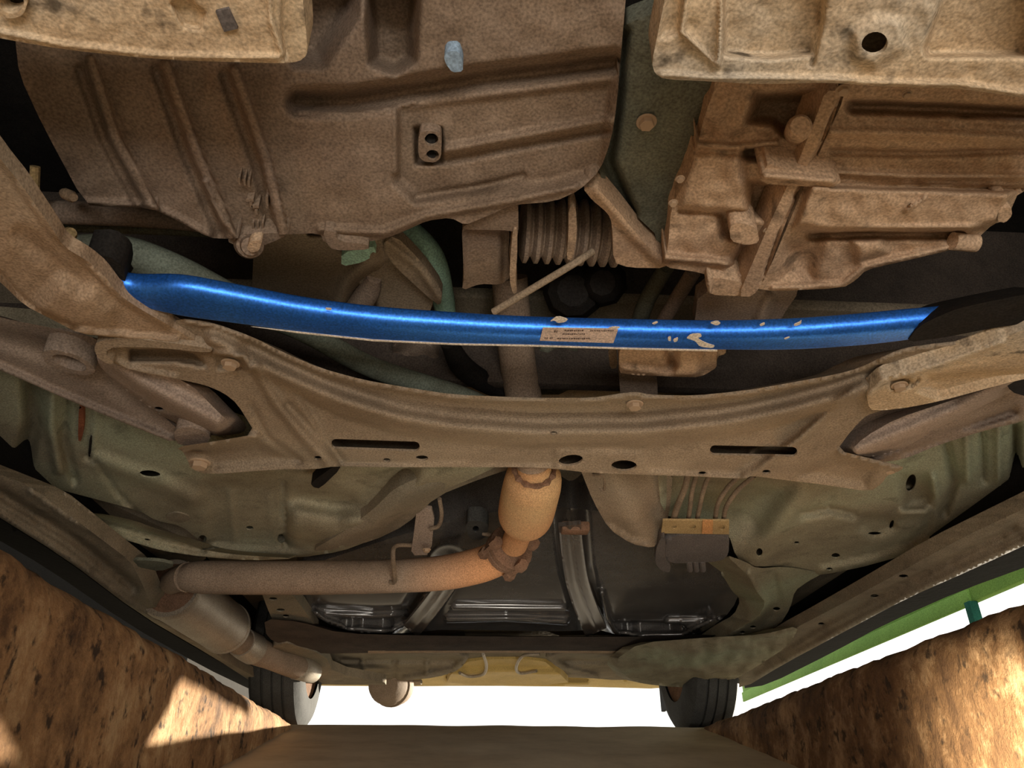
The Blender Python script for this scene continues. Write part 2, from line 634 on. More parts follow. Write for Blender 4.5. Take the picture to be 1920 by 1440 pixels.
def bolt(parent, u, v, h, pxs, mat='bolt', name='bolt', label=None, tilt=(0, 0, 0)):
    """hexagon head with a washer, looking down; one shared mesh per material"""
    if mat not in _bolt:
        me = bpy.data.meshes.new('bolt')
        bm = bmesh.new()
        for z0, z1, r, n in ((0.0, -0.18, 1.15, 20), (-0.18, -0.75, 0.85, 6)):
            ring = []
            for z, k in ((z0, 1.0), (z1 + 0.06, 1.0), (z1, 0.93)):
                ring.append([bm.verts.new((r * k * math.cos(2 * math.pi * i / n), r * k * math.sin(2 * math.pi * i / n), z)) for i in range(n)])
            for a, b in zip(ring[:-1], ring[1:]):
                for i in range(n):
                    bm.faces.new((a[i], a[(i + 1) % n], b[(i + 1) % n], b[i]))
            bm.faces.new(ring[-1])
            bm.faces.new(ring[0])
        bmesh.ops.recalc_face_normals(bm, faces=bm.faces)
        bm.to_mesh(me)
        bm.free()
        me.materials.append(M[mat])
        _bolt[mat] = me
    o = bpy.data.objects.new(name, _bolt[mat])
    COL.objects.link(o)
    r = rp(v, h, pxs)
    o.scale = (r, r, r)
    o.rotation_euler = tilt
    o.parent = parent
    o.location = ph(u, v, h) - worldloc(parent)
    return tag(o, label)


# ================================================================== the pit and the workshop
def rough_wall(name, X, side, Y0, Y1, mat, seed, top_noise=0.005):
    ny, nz = 230, 70
    V, Fs = [], []
    for j in range(ny + 1):
        Y = Y0 + (Y1 - Y0) * j / ny
        top = 0.0 + top_noise * (noise.noise((Y * 5, seed, 0)) + 0.8 * noise.noise((Y * 31, seed, 5)))
        for i in range(nz + 1):
            t = i / nz
            Z = top - 1.5 * t ** 1.35
            d = 0.005 * noise.noise((Y * 3, Z * 3, seed)) + 0.004 * noise.noise((Y * 13, Z * 11, seed + 4)) + 0.004 * noise.noise((Y * 45, Z * 22, seed + 9))
            d += 0.03 * max(0, 1 - t * 14) ** 2
            V.append((X + side * d, Y, Z))
    for j in range(ny):
        for i in range(nz):
            a = j * (nz + 1) + i
            Fs.append((a, a + 1, a + nz + 2, a + nz + 1))
    # top ledge running under the slab edge
    s = len(V)
    for j in range(ny + 1):
        x, y, z = V[j * (nz + 1)]
        V.append((X + side * 0.16, y, z - 0.004))
    for j in range(ny):
        Fs.append((j * (nz + 1), (j + 1) * (nz + 1), s + j + 1, s + j))
    return tag(mk(name, V, Fs, mat, None, True, 60), kind='structure')


XL, XR, YE = -0.52, 0.785, 2.74
rough_wall('wall_left', XL, -1, -2.6, 3.0, 'pit', 1.7)
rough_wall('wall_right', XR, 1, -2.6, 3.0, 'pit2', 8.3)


def grid_struct(name, fn, nu, nv, mat):
    V = [fn(i / nu, j / nv) for j in range(nv + 1) for i in range(nu + 1)]
    Fs = [(j * (nu + 1) + i, j * (nu + 1) + i + 1, (j + 1) * (nu + 1) + i + 1, (j + 1) * (nu + 1) + i) for j in range(nv) for i in range(nu)]
    return tag(mk(name, V, Fs, mat, None, True, 60), kind='structure')


grid_struct('floor', lambda a, b: (XL - 0.05 + (XR - XL + 0.1) * a, -2.6 + (YE + 2.6) * b,
            0.208 * (-2.6 + (YE + 2.6) * b - 1.41) - GZ + 0.003 * noise.noise((a * 9, b * 30, 0))), 40, 120, 'ramp')
grid_struct('floor_slab_left', lambda a, b: (-9 + (XL - 0.12 + 9) * a, -4 + 14 * b, -0.004), 8, 8, 'slab')
grid_struct('floor_slab_right', lambda a, b: (XR + 0.12 + (9 - XR) * a, -4 + 14 * b, -0.004), 8, 8, 'slab')
grid_struct('floor_slab_end', lambda a, b: (XL - 0.2 + (XR - XL + 0.4) * a, YE + (10 - YE) * b, -0.006), 8, 8, 'slab')
v, f = box_geo(-1.30, 1.0, 1.3, 0.12, 8.6, 2.6)
tag(mk('wall_outer', v, f, 'outer', None, False), kind='structure')
v, f = box_geo(0.1, -2.62, -0.72, 1.5, 0.1, 1.44)
tag(mk('wall_front', v, f, 'pit', None, False), kind='structure')

# green partition beyond the right side of the car
pt = thing('partition', 'long green partition raised on a short post, seen past the right sill', 'partition', (1.62, 3.4, 0))
box('panel', (1.62, 3.35, 0.95), (0.03, 2.55, 1.24), 'green', pt)
box('bottom_rail', (1.603, 3.50, 0.345), (0.012, 2.25, 0.05), 'green', pt)
pp = px(1826, 1150, 1.60)
box('post', (1.60, pp.y, 0.16), (0.03, 0.03, 0.34), 'post', pt, label='short dark green post')

# ================================================================== car body
body = thing('car_body', 'dusty underside of a car body with floor panels, sills, rails and bumper', 'car body', (0.1, 1.9, 0.14))
GAP = 0.66


def bodybox(name, c, s, mat='dark'):
    return box(name, c, s, mat, body, bev=0.004)


bodybox('engine_bay_top', (0.10, 0.28, 0.62), (1.8, 1.5, 0.02))
bodybox('inner_wing', (-0.78, 0.25, 0.42), (0.02, 1.3, 0.5))
bodybox('inner_wing', (0.99, 0.25, 0.42), (0.02, 1.3, 0.5))
bodybox('front_apron', (0.10, -0.42, 0.40), (1.75, 0.02, 0.46))
bodybox('bulkhead', (0.10, 0.99, 0.45), (1.75, 0.02, 0.34), 'beam')
bodybox('upper_floor', (0.11, 2.40, 0.40), (1.72, 2.95, 0.02), 'floor2')
bodybox('side_panel', (-0.76, 2.4, 0.50), (0.02, 3.2, 0.62), 'blackpaint')
bodybox('side_panel', (0.98, 2.4, 0.50), (0.02, 3.2, 0.62), 'blackpaint')

# floor, left half
fl = sheet('floor_panel', [(-330, 560), (-60, 630), (60, 640), (330, 760), (420, 830), (600, 850), (640, 858), (960, 860), (890, 895), (800, 932), (742, 990), (690, 1015), (640, 1034), (560, 1046), (480, 1043),
           (395, 1038), (376, 1015), (340, 986), (292, 976), (262, 958), (150, 928), (60, 905), (-60, 888), (-330, 850)],
           [(0, 700, 0.55), (300, 900, 0.53), (600, 1040, 0.52), (900, 890, 0.53)], 'floor', body,
           feats=[('line', [(55, 690), (62, 790), (40, 880)], 26, 0.030), ('line', [(100, 690), (96, 800), (110, 880)], 16, -0.016), ('line', [(128, 720), (122, 830), (140, 900)], 12, 0.014),
                  ('line', [(180, 740), (175, 860)], 8, -0.006), ('line', [(160, 858), (182, 868), (215, 920), (262, 965)], 6, 0.008),
                  ('line', [(190, 865), (240, 885), (300, 905), (360, 935)], 26, -0.010), ('poly', [(385, 905), (540, 900), (545, 1020), (400, 1020)], 0.010, 14),
                  ('line', [(430, 920), (440, 1010)], 8, -0.006), ('line', [(530, 905), (534, 1025)], 7, 0.012), ('line', [(505, 930), (515, 1010)], 6, -0.004),
                  ('line', [(400, 1030), (480, 1036), (560, 1038), (640, 1026)], 12, -0.008),
                  ('line', [(560, 985), (640, 1000), (740, 930), (800, 895), (900, 880)], 50, -0.022), ('line', [(560, 930), (680, 950), (760, 890)], 34, 0.020)],
           holes=[('e', 281, 889, 20, 7, 5), ('e', 468, 990, 7, 4), ('e', 527, 1011, 7, 10), ('e', 379, 1012, 8, 9, 40), ('e', 298, 1000, 5, 3)], thick=0.05, step=11)
sheet('inner_sill', [(-330, 760), (-40, 800), (60, 850), (150, 920), (330, 1000), (400, 1040), (330, 1080), (250, 1060), (120, 1000), (-40, 930), (-330, 840)], 0.565, 'floor2', body, feats=[('line', [(-20, 880), (150, 960), (300, 1030)], 20, -0.012)], thick=0.02, step=14)
sheet('rubber_plug', [(310, 966), (330, 960), (352, 966), (358, 974), (338, 981), (314, 976)], 0.524, 'floor2', body, thick=0.02, step=8)
sheet('rust_slit', [(148, 760), (156, 760), (158, 800), (152, 828), (146, 826)], 0.534, 'slot_rust', body, thick=0.012, step=8, label='bare rusty slit in the underseal')
sheet('weld_slit', [(168, 820), (173, 820), (170, 856), (165, 856)], 0.534, 'dark', body, thick=0.012, step=8)
# left frame rail with its lip
sheet('frame_rail', [(118, 962), (160, 966), (215, 978), (265, 996), (340, 1016), (385, 1032), (450, 1041), (560, 1047), (470, 1051), (380, 1044), (300, 1032), (235, 1012), (172, 1000), (130, 985)],
      [(120, 960, 0.47), (172, 1000, 0.467), (560, 1046, 0.49)], 'floor', body,
      feats=[('line', [(172, 998), (235, 1010), (300, 1030), (380, 1042), (560, 1048)], 10, -0.007), ('line', [(130, 965), (260, 1000), (380, 1034)], 10, 0.006)],
      holes=[('e', 276, 1013, 7, 3, 10), ('e', 383, 1031, 6, 3)], thick=0.03, step=9, lean=2.6)
sheet('drain_plug', [(170, 976), (186, 974), (212, 988), (216, 996), (196, 992), (178, 986)], 0.492, 'floor2', body, thick=0.01, step=7)
# heat shield on the left edge of the tunnel
sheet('tunnel_edge', [(640, 1000), (700, 955), (740, 915), (790, 893), (880, 872), (990, 868), (900, 898), (820, 930), (760, 985), (700, 1014), (630, 1030), (580, 1034)],
      [(640, 1020, 0.51), (740, 940, 0.515), (900, 880, 0.53)], 'floor2', body, feats=[('line', [(620, 1018), (700, 985), (760, 930), (880, 885)], 30, -0.012)], thick=0.03, step=10)
sheet('slot_shade', [(582, 906), (628, 872), (640, 878), (600, 916), (588, 914)], 0.50, 'dark', body, thick=0.02, step=9)  # dark sheet painted for the shade inside a floor slot

# floor, right half
sheet('floor_panel', [(1230, 850), (1480, 860), (1630, 860), (1700, 800), (1980, 740), (2250, 650), (2250, 905), (1980, 950), (1920, 968), (1800, 1008), (1640, 1058), (1545, 1078), (1500, 1078), (1478, 1062), (1405, 1062), (1380, 1045), (1366, 1000), (1290, 975), (1240, 965)],
      [(1300, 900, 0.53), (1600, 980, 0.52), (1900, 850, 0.545), (1500, 1070, 0.515)], 'floor', body,
      feats=[('poly', [(1250, 880), (1420, 890), (1470, 920), (1420, 990), (1370, 1000), (1280, 980)], 0.045, 40), ('line', [(1500, 930), (1440, 1010), (1420, 1050)], 40, -0.012),
             ('line', [(1690, 960), (1738, 958), (1756, 930), (1748, 895)], 12, -0.012), ('poly', [(1690, 895), (1740, 895), (1745, 945), (1700, 950)], 0.020, 16),
             ('line', [(1775, 830), (1790, 900), (1770, 960)], 14, 0.018), ('line', [(1812, 815), (1815, 900)], 12, -0.014), ('line', [(1842, 805), (1845, 900)], 10, 0.014), ('line', [(1872, 800), (1872, 900)], 10, -0.012),
             ('line', [(1905, 800), (1905, 930)], 14, 0.03), ('line', [(1500, 965), (1560, 955), (1600, 965)], 12, 0.014), ('line', [(1560, 925), (1552, 955)], 5, 0.006),
             ('line', [(1745, 945), (1738, 990), (1700, 1020)], 9, 0.008), ('line', [(1540, 1070), (1640, 1050), (1800, 1000), (1920, 955)], 12, -0.010),
             ('poly', [(1615, 965), (1668, 968), (1680, 990), (1640, 1005), (1610, 990)], 0.012, 8)],
      holes=[('e', 1708, 906, 9, 17, 15), ('e', 1567, 1042, 8, 5), ('e', 1640, 1001, 13, 4), ('e', 1672, 984, 4, 9, 15), ('e', 1555, 1067, 6, 3), ('e', 1494, 1018, 5, 3), ('e', 1424, 1036, 6, 8)], thick=0.05, step=11)
# rear leg of the right rail swinging inboard
sheet('frame_rail', [(1360, 1040), (1395, 1052), (1420, 1066), (1470, 1062), (1545, 1074), (1515, 1090), (1490, 1108), (1482, 1140), (1462, 1172), (1420, 1192), (1380, 1206), (1338, 1208), (1380, 1180), (1420, 1160), (1436, 1130), (1420, 1112), (1404, 1080)],
      [(1400, 1060, 0.50), (1480, 1100, 0.50), (1400, 1195, 0.47)], 'floor', body,
      feats=[('line', [(1405, 1075), (1422, 1110), (1438, 1128), (1420, 1158), (1350, 1203)], 10, -0.012), ('line', [(1450, 1080), (1462, 1130), (1430, 1175)], 12, 0.006)],
      holes=[('e', 1456, 1142, 7, 4), ('e', 1412, 1176, 6, 3), ('e', 1392, 1186, 5, 3)], thick=0.05, step=8, lean=3.5)
# recess between rail and sill
sheet('inner_sill', [(1480, 1120), (1560, 1078), (1700, 1010), (1800, 950), (1960, 850), (2250, 720), (2250, 866), (1960, 990), (1760, 1075), (1640, 1125), (1480, 1200)], 0.56, 'floor2', body,
      feats=[('line', [(1560, 1145), (1700, 1080), (1900, 990)], 16, -0.016), ('line', [(1600, 1110), (1760, 1045)], 10, 0.016)], thick=0.03, step=12, lean=3.0)
sheet('sill', [(2250, 800), (1960, 935), (1800, 1010), (1660, 1088), (1560, 1142), (1490, 1178), (1400, 1235), (1330, 1285), (1392, 1292), (1470, 1245), (1580, 1186), (1700, 1122), (1800, 1078), (1960, 1005), (2250, 872)],
      [(1920, 980, 0.425), (1400, 1285, 0.43), (1600, 1130, 0.435)], 'floor2', body,
      feats=[('line', [(1420, 1268), (1560, 1190), (1700, 1115), (1940, 1005)], 10, -0.008), ('line', [(1430, 1240), (1560, 1160), (1700, 1090), (1900, 990)], 12, 0.008), ('noise', 0.002, 0.05)],
      holes=[('e', 1694, 1081, 9, 4), ('e', 1640, 1118, 8, 4), ('e', 1540, 1170, 6, 3)], thick=0.03, step=9, lean=3.2)
sheet('sill_skirt', [(2250, 872), (1960, 1005), (1800, 1076), (1700, 1120), (1580, 1184), (1470, 1243), (1385, 1292), (1440, 1284), (1560, 1224), (1660, 1170), (1800, 1108), (1960, 1050), (2250, 930)],
      0.45, 'blackpaint', body, thick=0.05, step=14)
# left sill
sheet('sill', [(-300, 775), (-50, 870), (60, 912), (130, 965), (175, 1000), (245, 1052), (262, 1085), (285, 1135), (340, 1180), (420, 1238), (505, 1284), (490, 1290), (400, 1232), (262, 1152), (120, 1045), (-50, 940), (-300, 798)],
      [(0, 930, 0.425), (260, 1100, 0.43), (480, 1280, 0.43)], 'floor2', body,
      feats=[('line', [(-40, 938), (120, 1040), (262, 1145), (400, 1225), (500, 1286)], 9, -0.010), ('line', [(0, 925), (130, 1005), (250, 1100)], 18, 0.014), ('line', [(60, 922), (150, 985), (250, 1045)], 10, -0.008), ('noise', 0.002, 0.05)], thick=0.03, step=10, lean=3.0)
sheet('sill_skirt', [(-300, 800), (-50, 942), (120, 1047), (262, 1154), (400, 1234), (500, 1292), (485, 1300), (380, 1250), (240, 1170), (90, 1066), (-50, 985), (-300, 850)],
      [(0, 975, 0.44), (262, 1155, 0.445), (480, 1295, 0.445)], 'blackpaint', body, thick=0.04, step=14)
sheet('jacking_plate', [(242, 1050), (300, 1052), (330, 1060), (300, 1072), (255, 1062)], 0.44, 'grey', body, thick=0.006, step=9)
# heat shield right of the exhaust
sheet('heat_shield', [(1085, 872), (1180, 876), (1262, 880), (1256, 960), (1238, 1012), (1224, 1028), (1184, 1020), (1142, 992), (1112, 940)],
      [(1100, 880, 0.54), (1224, 1028, 0.50), (1250, 890, 0.55)], 'frame', body, feats=[('line', [(1150, 890), (1180, 960), (1210, 1020)], 60, -0.02), ('line', [(1140, 988), (1184, 1016), (1224, 1024)], 8, -0.008)], thick=0.02, step=11)
# rear end: perforated arm, cross panel, spare wheel trays, valance and bumper
sheet('perforated_strut', [(488, 1105), (545, 1110), (575, 1150), (600, 1190), (580, 1210), (520, 1180), (505, 1150)], 0.49, 'floor2', body,
      holes=[('e', 512, 1123, 8, 3), ('e', 526, 1144, 8, 3), ('e', 536, 1155, 6, 3), ('e', 547, 1167, 8, 4), ('e', 560, 1180, 5, 3)], thick=0.03, step=8)
sheet('rear_crossmember', [(495, 1160), (560, 1165), (640, 1188), (800, 1192), (1000, 1194), (1250, 1194), (1360, 1190), (1430, 1205), (1380, 1228), (1200, 1222), (1000, 1222), (800, 1222), (690, 1224), (600, 1226), (540, 1215), (500, 1195)],
      0.475, 'beam', body, feats=[('line', [(560, 1206), (800, 1208), (1200, 1208), (1380, 1212)], 14, -0.006)], thick=0.03, step=11, lean=4.6)
sheet('crossmember_lip', [(690, 1221), (800, 1220), (1000, 1220), (1160, 1221), (1160, 1225), (1000, 1224), (800, 1224), (690, 1225)], 0.474, 'bolt', body, thick=0.004, step=10, smooth=0, label='pale lip along the rear crossmember')
sheet('crud_panel', [(1200, 1205), (1330, 1195), (1430, 1190), (1500, 1172), (1480, 1210), (1400, 1262), (1340, 1292), (1230, 1286), (1180, 1275), (1150, 1240)], 0.43, 'floor', body,
      feats=[('noise', 0.008, 0.045), ('noise', 0.003, 0.11)], thick=0.03, step=8, lean=5.5, label='crusted underseal in front of the right rear wheel')
sheet('wheel_liner', [(520, 1200), (610, 1228), (625, 1262), (745, 1284), (640, 1284), (560, 1282), (500, 1282), (490, 1250)], 0.47, 'floor2', body, thick=0.03, step=9)
sheet('rear_panel', [(520, 1200), (640, 1215), (1000, 1215), (1400, 1215), (1400, 1280), (1100, 1272), (900, 1262), (700, 1270), (560, 1285), (500, 1270)], 0.60, 'floor2', body, thick=0.03, step=16)
for nm, out, rib in (('spare_wheel_tray', [(600, 1236), (640, 1216), (850, 1219), (884, 1226), (862, 1256), (820, 1270), (750, 1277), (660, 1276), (610, 1268)], [(640, 1222), (850, 1224), (875, 1232), (850, 1255), (760, 1272)]),
                     ('spare_wheel_tray', [(1018, 1226), (1060, 1218), (1210, 1219), (1250, 1230), (1240, 1270), (1160, 1276), (1090, 1270), (1045, 1252)], [(1200, 1224), (1060, 1224), (1030, 1232), (1060, 1252), (1120, 1268)])):
    sheet(nm, out, 0.53, 'floor2', body, feats=[('line', rib, 8, -0.016), ('line', [(a, b + 14) for a, b in rib[:2]], 10, 0.014), ('line', [(680, 1236), (680, 1270)], 8, -0.008), ('line', [(740, 1236), (740, 1270)], 8, 0.008), ('line', [(800, 1236), (800, 1266)], 8, -0.008)], thick=0.05, step=7)
# the lip and the bumper
A_, B_ = ph(545, 1268, 0.56), ph(760, 1281, 0.56)
tube('valance_edge', [(520, 1266, 0.56, 5), (620, 1274, 0.56, 5), (740, 1281, 0.56, 5), (790, 1279, 0.56, 5)], 'floor2', body, n=8)
sheet('bumper_valance', [(846, 1262), (884, 1236), (1016, 1236), (1048, 1262), (1070, 1284), (836, 1284)], [(846, 1262, 0.575), (1048, 1262, 0.575), (950, 1236, 0.59)], 'gold', body, feats=[('line', [(850, 1262), (950, 1258), (1050, 1264)], 9, -0.012)], thick=0.03, step=9, label='valance between the two trays, coloured with golden sun glow')
sheet('rear_bumper', [(520, 1284), (600, 1286), (760, 1287), (900, 1286), (1100, 1288), (1250, 1292), (1250, 1278), (1100, 1268), (900, 1262), (700, 1268), (560, 1274)], [(520, 1290, 0.60), (1250, 1292, 0.60), (900, 1265, 0.62)], 'gold', body,
      feats=[('line', [(840, 1276), (900, 1270), (960, 1280), (1100, 1282)], 8, -0.02)], thick=0.12, step=10, label='lower edge of the rear bumper, coloured with golden sun glow')

# ================================================================== fuel tank
tank = thing('fuel_tank', 'glossy black fuel tank held by two straps behind the exhaust pipe', 'fuel tank', ph(960, 1140, 0.50))
sheet('tank_shell', [(548, 1070), (640, 1040), (760, 1000), (900, 960), (1100, 950), (1340, 1000), (1384, 1050), (1396, 1090), (1372, 1145), (1330, 1180), (1280, 1196), (1180, 1198), (1150, 1188), (1120, 1180), (1060, 1184), (830, 1180), (780, 1186), (735, 1188), (660, 1186), (605, 1166), (566, 1130)],
      [(960, 960, 0.575), (600, 1180, 0.505), (1300, 1190, 0.505)], 'tank', tank,
      feats=[('line', [(840, 1060), (800, 1130), (760, 1190)], 44, 0.03), ('line', [(1070, 960), (1078, 1060), (1095, 1130), (1118, 1195)], 40, 0.03),
             ('line', [(590, 1145), (605, 1160), (660, 1180), (735, 1184), (770, 1166), (800, 1120)], 9, -0.018), ('line', [(1128, 1110), (1138, 1160), (1155, 1182), (1200, 1193), (1280, 1190), (1340, 1160)], 9, -0.018),
             ('poly', [(640, 1163), (735, 1160), (735, 1174), (650, 1176)], 0.03, 4), ('poly', [(1148, 1168), (1275, 1170), (1285, 1180), (1160, 1184)], 0.03, 4),
             ('line', [(590, 1140), (700, 1146), (760, 1144)], 10, 0.014), ('line', [(1250, 1160), (1370, 1158)], 6, 0.014), ('line', [(840, 1162), (950, 1160), (1060, 1166)], 10, -0.014), ('line', [(850, 1140), (1060, 1142)], 8, -0.010)],
      thick=0.12, step=7)
for pl, wdt in (([(866, 1050), (838, 1096), (806, 1140), (770, 1184)], 17), ([(1068, 985), (1074, 1040), (1082, 1090), (1098, 1140), (1118, 1186)], 21)):
    C_ = catmull([np.array(p, float) for p in pl], 5)
    L_, R_ = [], []
    for i, c in enumerate(C_):
        t = C_[min(i + 1, len(C_) - 1)] - C_[max(i - 1, 0)]
        nn = np.array((-t[1], t[0])) / np.hypot(*t)
        L_.append(c + nn * wdt)
        R_.append(c - nn * wdt)
    sheet('strap', L_ + R_[::-1], 0.497, 'strap', tank, feats=[('line', pl, wdt * 0.35, -0.006), ('line', L_, 5, -0.006), ('line', R_, 5, -0.006)], thick=0.008, step=7, smooth=0)
bx_ = ph(1078, 990, 0.50)
box('strap_anchor', bx_, (0.055, 0.03, 0.02), 'rusty', tank, bev=0.004)
bx_ = ph(825, 1183, 0.49)
tube('seam', [(590, 1192, 0.492, 3), (760, 1196, 0.492, 3), (960, 1196, 0.492, 3), (1160, 1196, 0.492, 3)], 'tank', tank, n=8)

# ================================================================== exhaust
ex = thing('exhaust', 'exhaust with orange heat-tinted resonator, bent rear pipe and cylindrical muffler', 'exhaust', ph(960, 1000, 0.48))
tube('front_pipe', [(955, 520, 0.66, 34), (962, 600, 0.62, 34), (972, 690, 0.58, 34), (990, 790, 0.53, 34), (1000, 870, 0.49, 32)], 'pipe', ex, n=20)
tube('resonator', [(1001, 866, 0.49, 30), (1001, 878, 0.489, 34), (1000, 893, 0.488, 50), (999, 905, 0.488, 54), (992, 935, 0.487, 54), (986, 962, 0.486, 52), (984, 970, 0.486, 45), (982, 976, 0.486, 28), (976, 992, 0.486, 25), (964, 1020, 0.483, 25)], 'rust', ex, n=32, sub=4, label='orange-tinted cylindrical resonator')
wr = []
c_ = ph(1001, 880, 0.489)
R0 = rp(880, 0.489, 37)
for i in range(28):
    w = 2 * math.pi * i / 28
    wr.append(c_ + Vector((math.cos(w) * R0, -0.006, math.sin(w) * R0)))
vv, ff = [], []
for i in range(28):
    d_ = (wr[i] - c_).normalized()
    k_ = 0.005 * (1 + 0.4 * math.sin(i * 2.7))
    for k in range(6):
        w = 2 * math.pi * k / 6
        vv.append(wr[i] + d_ * math.cos(w) * k_ + Vector((0, 1, 0)) * math.sin(w) * k_)
for i in range(28):
    for k in range(6):
        ff.append((i * 6 + k, i * 6 + (k + 1) % 6, ((i + 1) % 28) * 6 + (k + 1) % 6, ((i + 1) % 28) * 6 + k))
mk('weld_bead', vv, ff, 'rusty', ex)
fa, fb = ph(962, 1024, 0.482), ph(938, 1044, 0.474)
fdir = (fb - fa).normalized()
rod('flange', fa + fdir * 0.004, fa + fdir * 0.016, rp(1035, 0.48, 44), 'rusty', ex, n=24, prof=[(0, 0.95), (0.1, 1), (0.9, 1), (1, 0.95)])
rod('flange', fa + fdir * 0.022, fa + fdir * 0.034, rp(1035, 0.48, 42), 'rusty', ex, n=24, prof=[(0, 0.95), (0.1, 1), (0.9, 1), (1, 0.95)])
side = fdir.cross(Vector((0, 0, 1))).normalized()
upv = side.cross(fdir)
for s_, q in ((1, 0.2), (-1, -0.1), (0.25, -1.0)):
    o_ = (side * s_ + upv * q) * rp(1035, 0.48, 40)
    rod('flange_bolt', fa + o_ - fdir * 0.018, fa + o_ + fdir * 0.05, rp(1035, 0.48, 11), 'rusty', ex, n=6, prof=[(0, 0.9), (0.05, 1), (0.3, 1), (0.3, 0.55), (0.75, 0.55), (0.75, 1), (0.95, 1), (1, 0.9)])
tube('rear_pipe', [(350, 1082, 0.462, 26), (375, 1082, 0.46, 30), (450, 1083, 0.458, 31), (600, 1083, 0.458, 31), (740, 1080, 0.458, 31), (830, 1074, 0.46, 32), (890, 1062, 0.465, 33), (925, 1050, 0.471, 33), (952, 1034, 0.479, 33)], 'pipe_heat', ex, n=24, label='rear pipe, grey-brown turning orange at the bend')
mf0, mf1 = ph(318, 1102, 0.475), ph(424, 1178, 0.475)
mu = rod('muffler', mf0, mf1, rp(1102, 0.475, 57), 'muffler', ex, n=40, prof=[(0, 0.80), (0.0, 0.95), (0.02, 1.0), (0.05, 1.0), (0.055, 0.97), (0.95, 0.97), (0.955, 1.0), (0.985, 1.0), (1.0, 0.94), (1.0, 0.7)], label='grey cylindrical muffler')
mdir = (mf1 - mf0).normalized()
rod('muffler_end', mf0 - mdir * 0.004, mf0 + mdir * 0.012, rp(1102, 0.475, 52), 'rusty', mu, n=32, prof=[(0, 0.6), (0.3, 0.93), (1, 1)])
tube('inlet_elbow', [(322, 1092, 0.468, 22), (338, 1084, 0.464, 25), (352, 1082, 0.461, 28)], 'pipe', mu, n=18)
tube('tail_pipe', [(424, 1178, 0.478, 20), (448, 1200, 0.468, 24), (475, 1217, 0.46, 26), (510, 1233, 0.452, 22), (545, 1246, 0.446, 22), (572, 1255, 0.445, 20), (588, 1262, 0.45, 15)], 'pipe', ex, n=20)
tube('tail_collar', [(452, 1203, 0.4665, 27), (464, 1211, 0.463, 28), (476, 1217.5, 0.4595, 28)], 'muffler', ex, n=20, label='bright steel collar')
tube('tail_tip', [(556, 1250, 0.4455, 23), (570, 1254, 0.445, 22), (584, 1260, 0.4485, 20)], 'muffler', ex, n=20, label='bright end of the tail pipe')
tube('hanger_rod', [(772, 1022, 0.49, 4), (742, 1024, 0.475, 4), (737, 1045, 0.452, 4.5), (740, 1088, 0.436, 4.5), (732, 1092, 0.436, 4.5)], 'line', ex, n=8)
# separate hangers
hb = thing('exhaust_hanger', 'drab steel hanger strap above the left exhaust pipe', 'hanger', ph(795, 1000, 0.50))
sheet('strap', [(782, 950), (816, 955), (808, 1040), (770, 1042), (776, 1000)], [(800, 950, 0.53), (790, 1040, 0.475), (770, 1000, 0.50)], 'arm', hb, thick=0.006, step=9)
tube('hook', [(824, 935, 0.53, 4), (828, 965, 0.515, 4), (822, 986, 0.505, 4), (805, 992, 0.50, 4)], 'line', hb, n=8)
bolt(hb, 800, 1030, 0.474, 7)
hs = thing('rubber_hanger', 'black rubber block beside the left of the resonator end', 'hanger', ph(888, 1000, 0.52))
sheet('rubber_block', [(872, 978), (900, 976), (918, 985), (908, 1012), (880, 1012)], 0.52, 'rubber', hs, holes=[('e', 892, 992, 6, 6)], thick=0.03, step=8)
tube('hook', [(905, 1000, 0.52, 4), (930, 1008, 0.51, 4), (938, 1030, 0.49, 4)], 'line', hs, n=8)
tube('heat_shield_hook', [(1112, 890, 0.53, 4), (1132, 892, 0.525, 4), (1134, 915, 0.52, 4), (1126, 918, 0.52, 4)], 'line', body, n=8)

# ================================================================== tail silencer and loops at the rear
ts = thing('rear_silencer', 'round bulging rear silencer end hanging below the bumper edge', 'silencer', ph(738, 1295, 0.56))
s0, s1 = py(716, 1284, 3.5), py(752, 1288, 3.72)
rod('silencer_shell', s0, s1, 0.084, 'pipe', ts, n=28, prof=[(0, 0.55), (0.05, 0.78), (0.2, 0.92), (0.5, 1), (0.8, 0.92), (0.96, 0.7), (1, 0.4)])
rod('seam_band', s0 + (s1 - s0) * 0.46, s0 + (s1 - s0) * 0.54, 0.087, 'pipe', ts, n=28)
for i, (lb, pts) in enumerate((('thin wire loop hanging between the two trays, nearer the rear silencer', [(862, 1262), (880, 1268), (906, 1264), (912, 1248), (906, 1226)]),
                               ('thin wire loop hanging between the two trays, nearer the sun glare', [(1012, 1226), (980, 1230), (968, 1252), (976, 1262), (1006, 1258)]))):
    t_ = tube('wire_loop', [(a, b, 0.555, 3) for a, b in pts], 'muffler', None, n=8)
    tag(t_, lb, 'wire', 'wire loops at the rear')

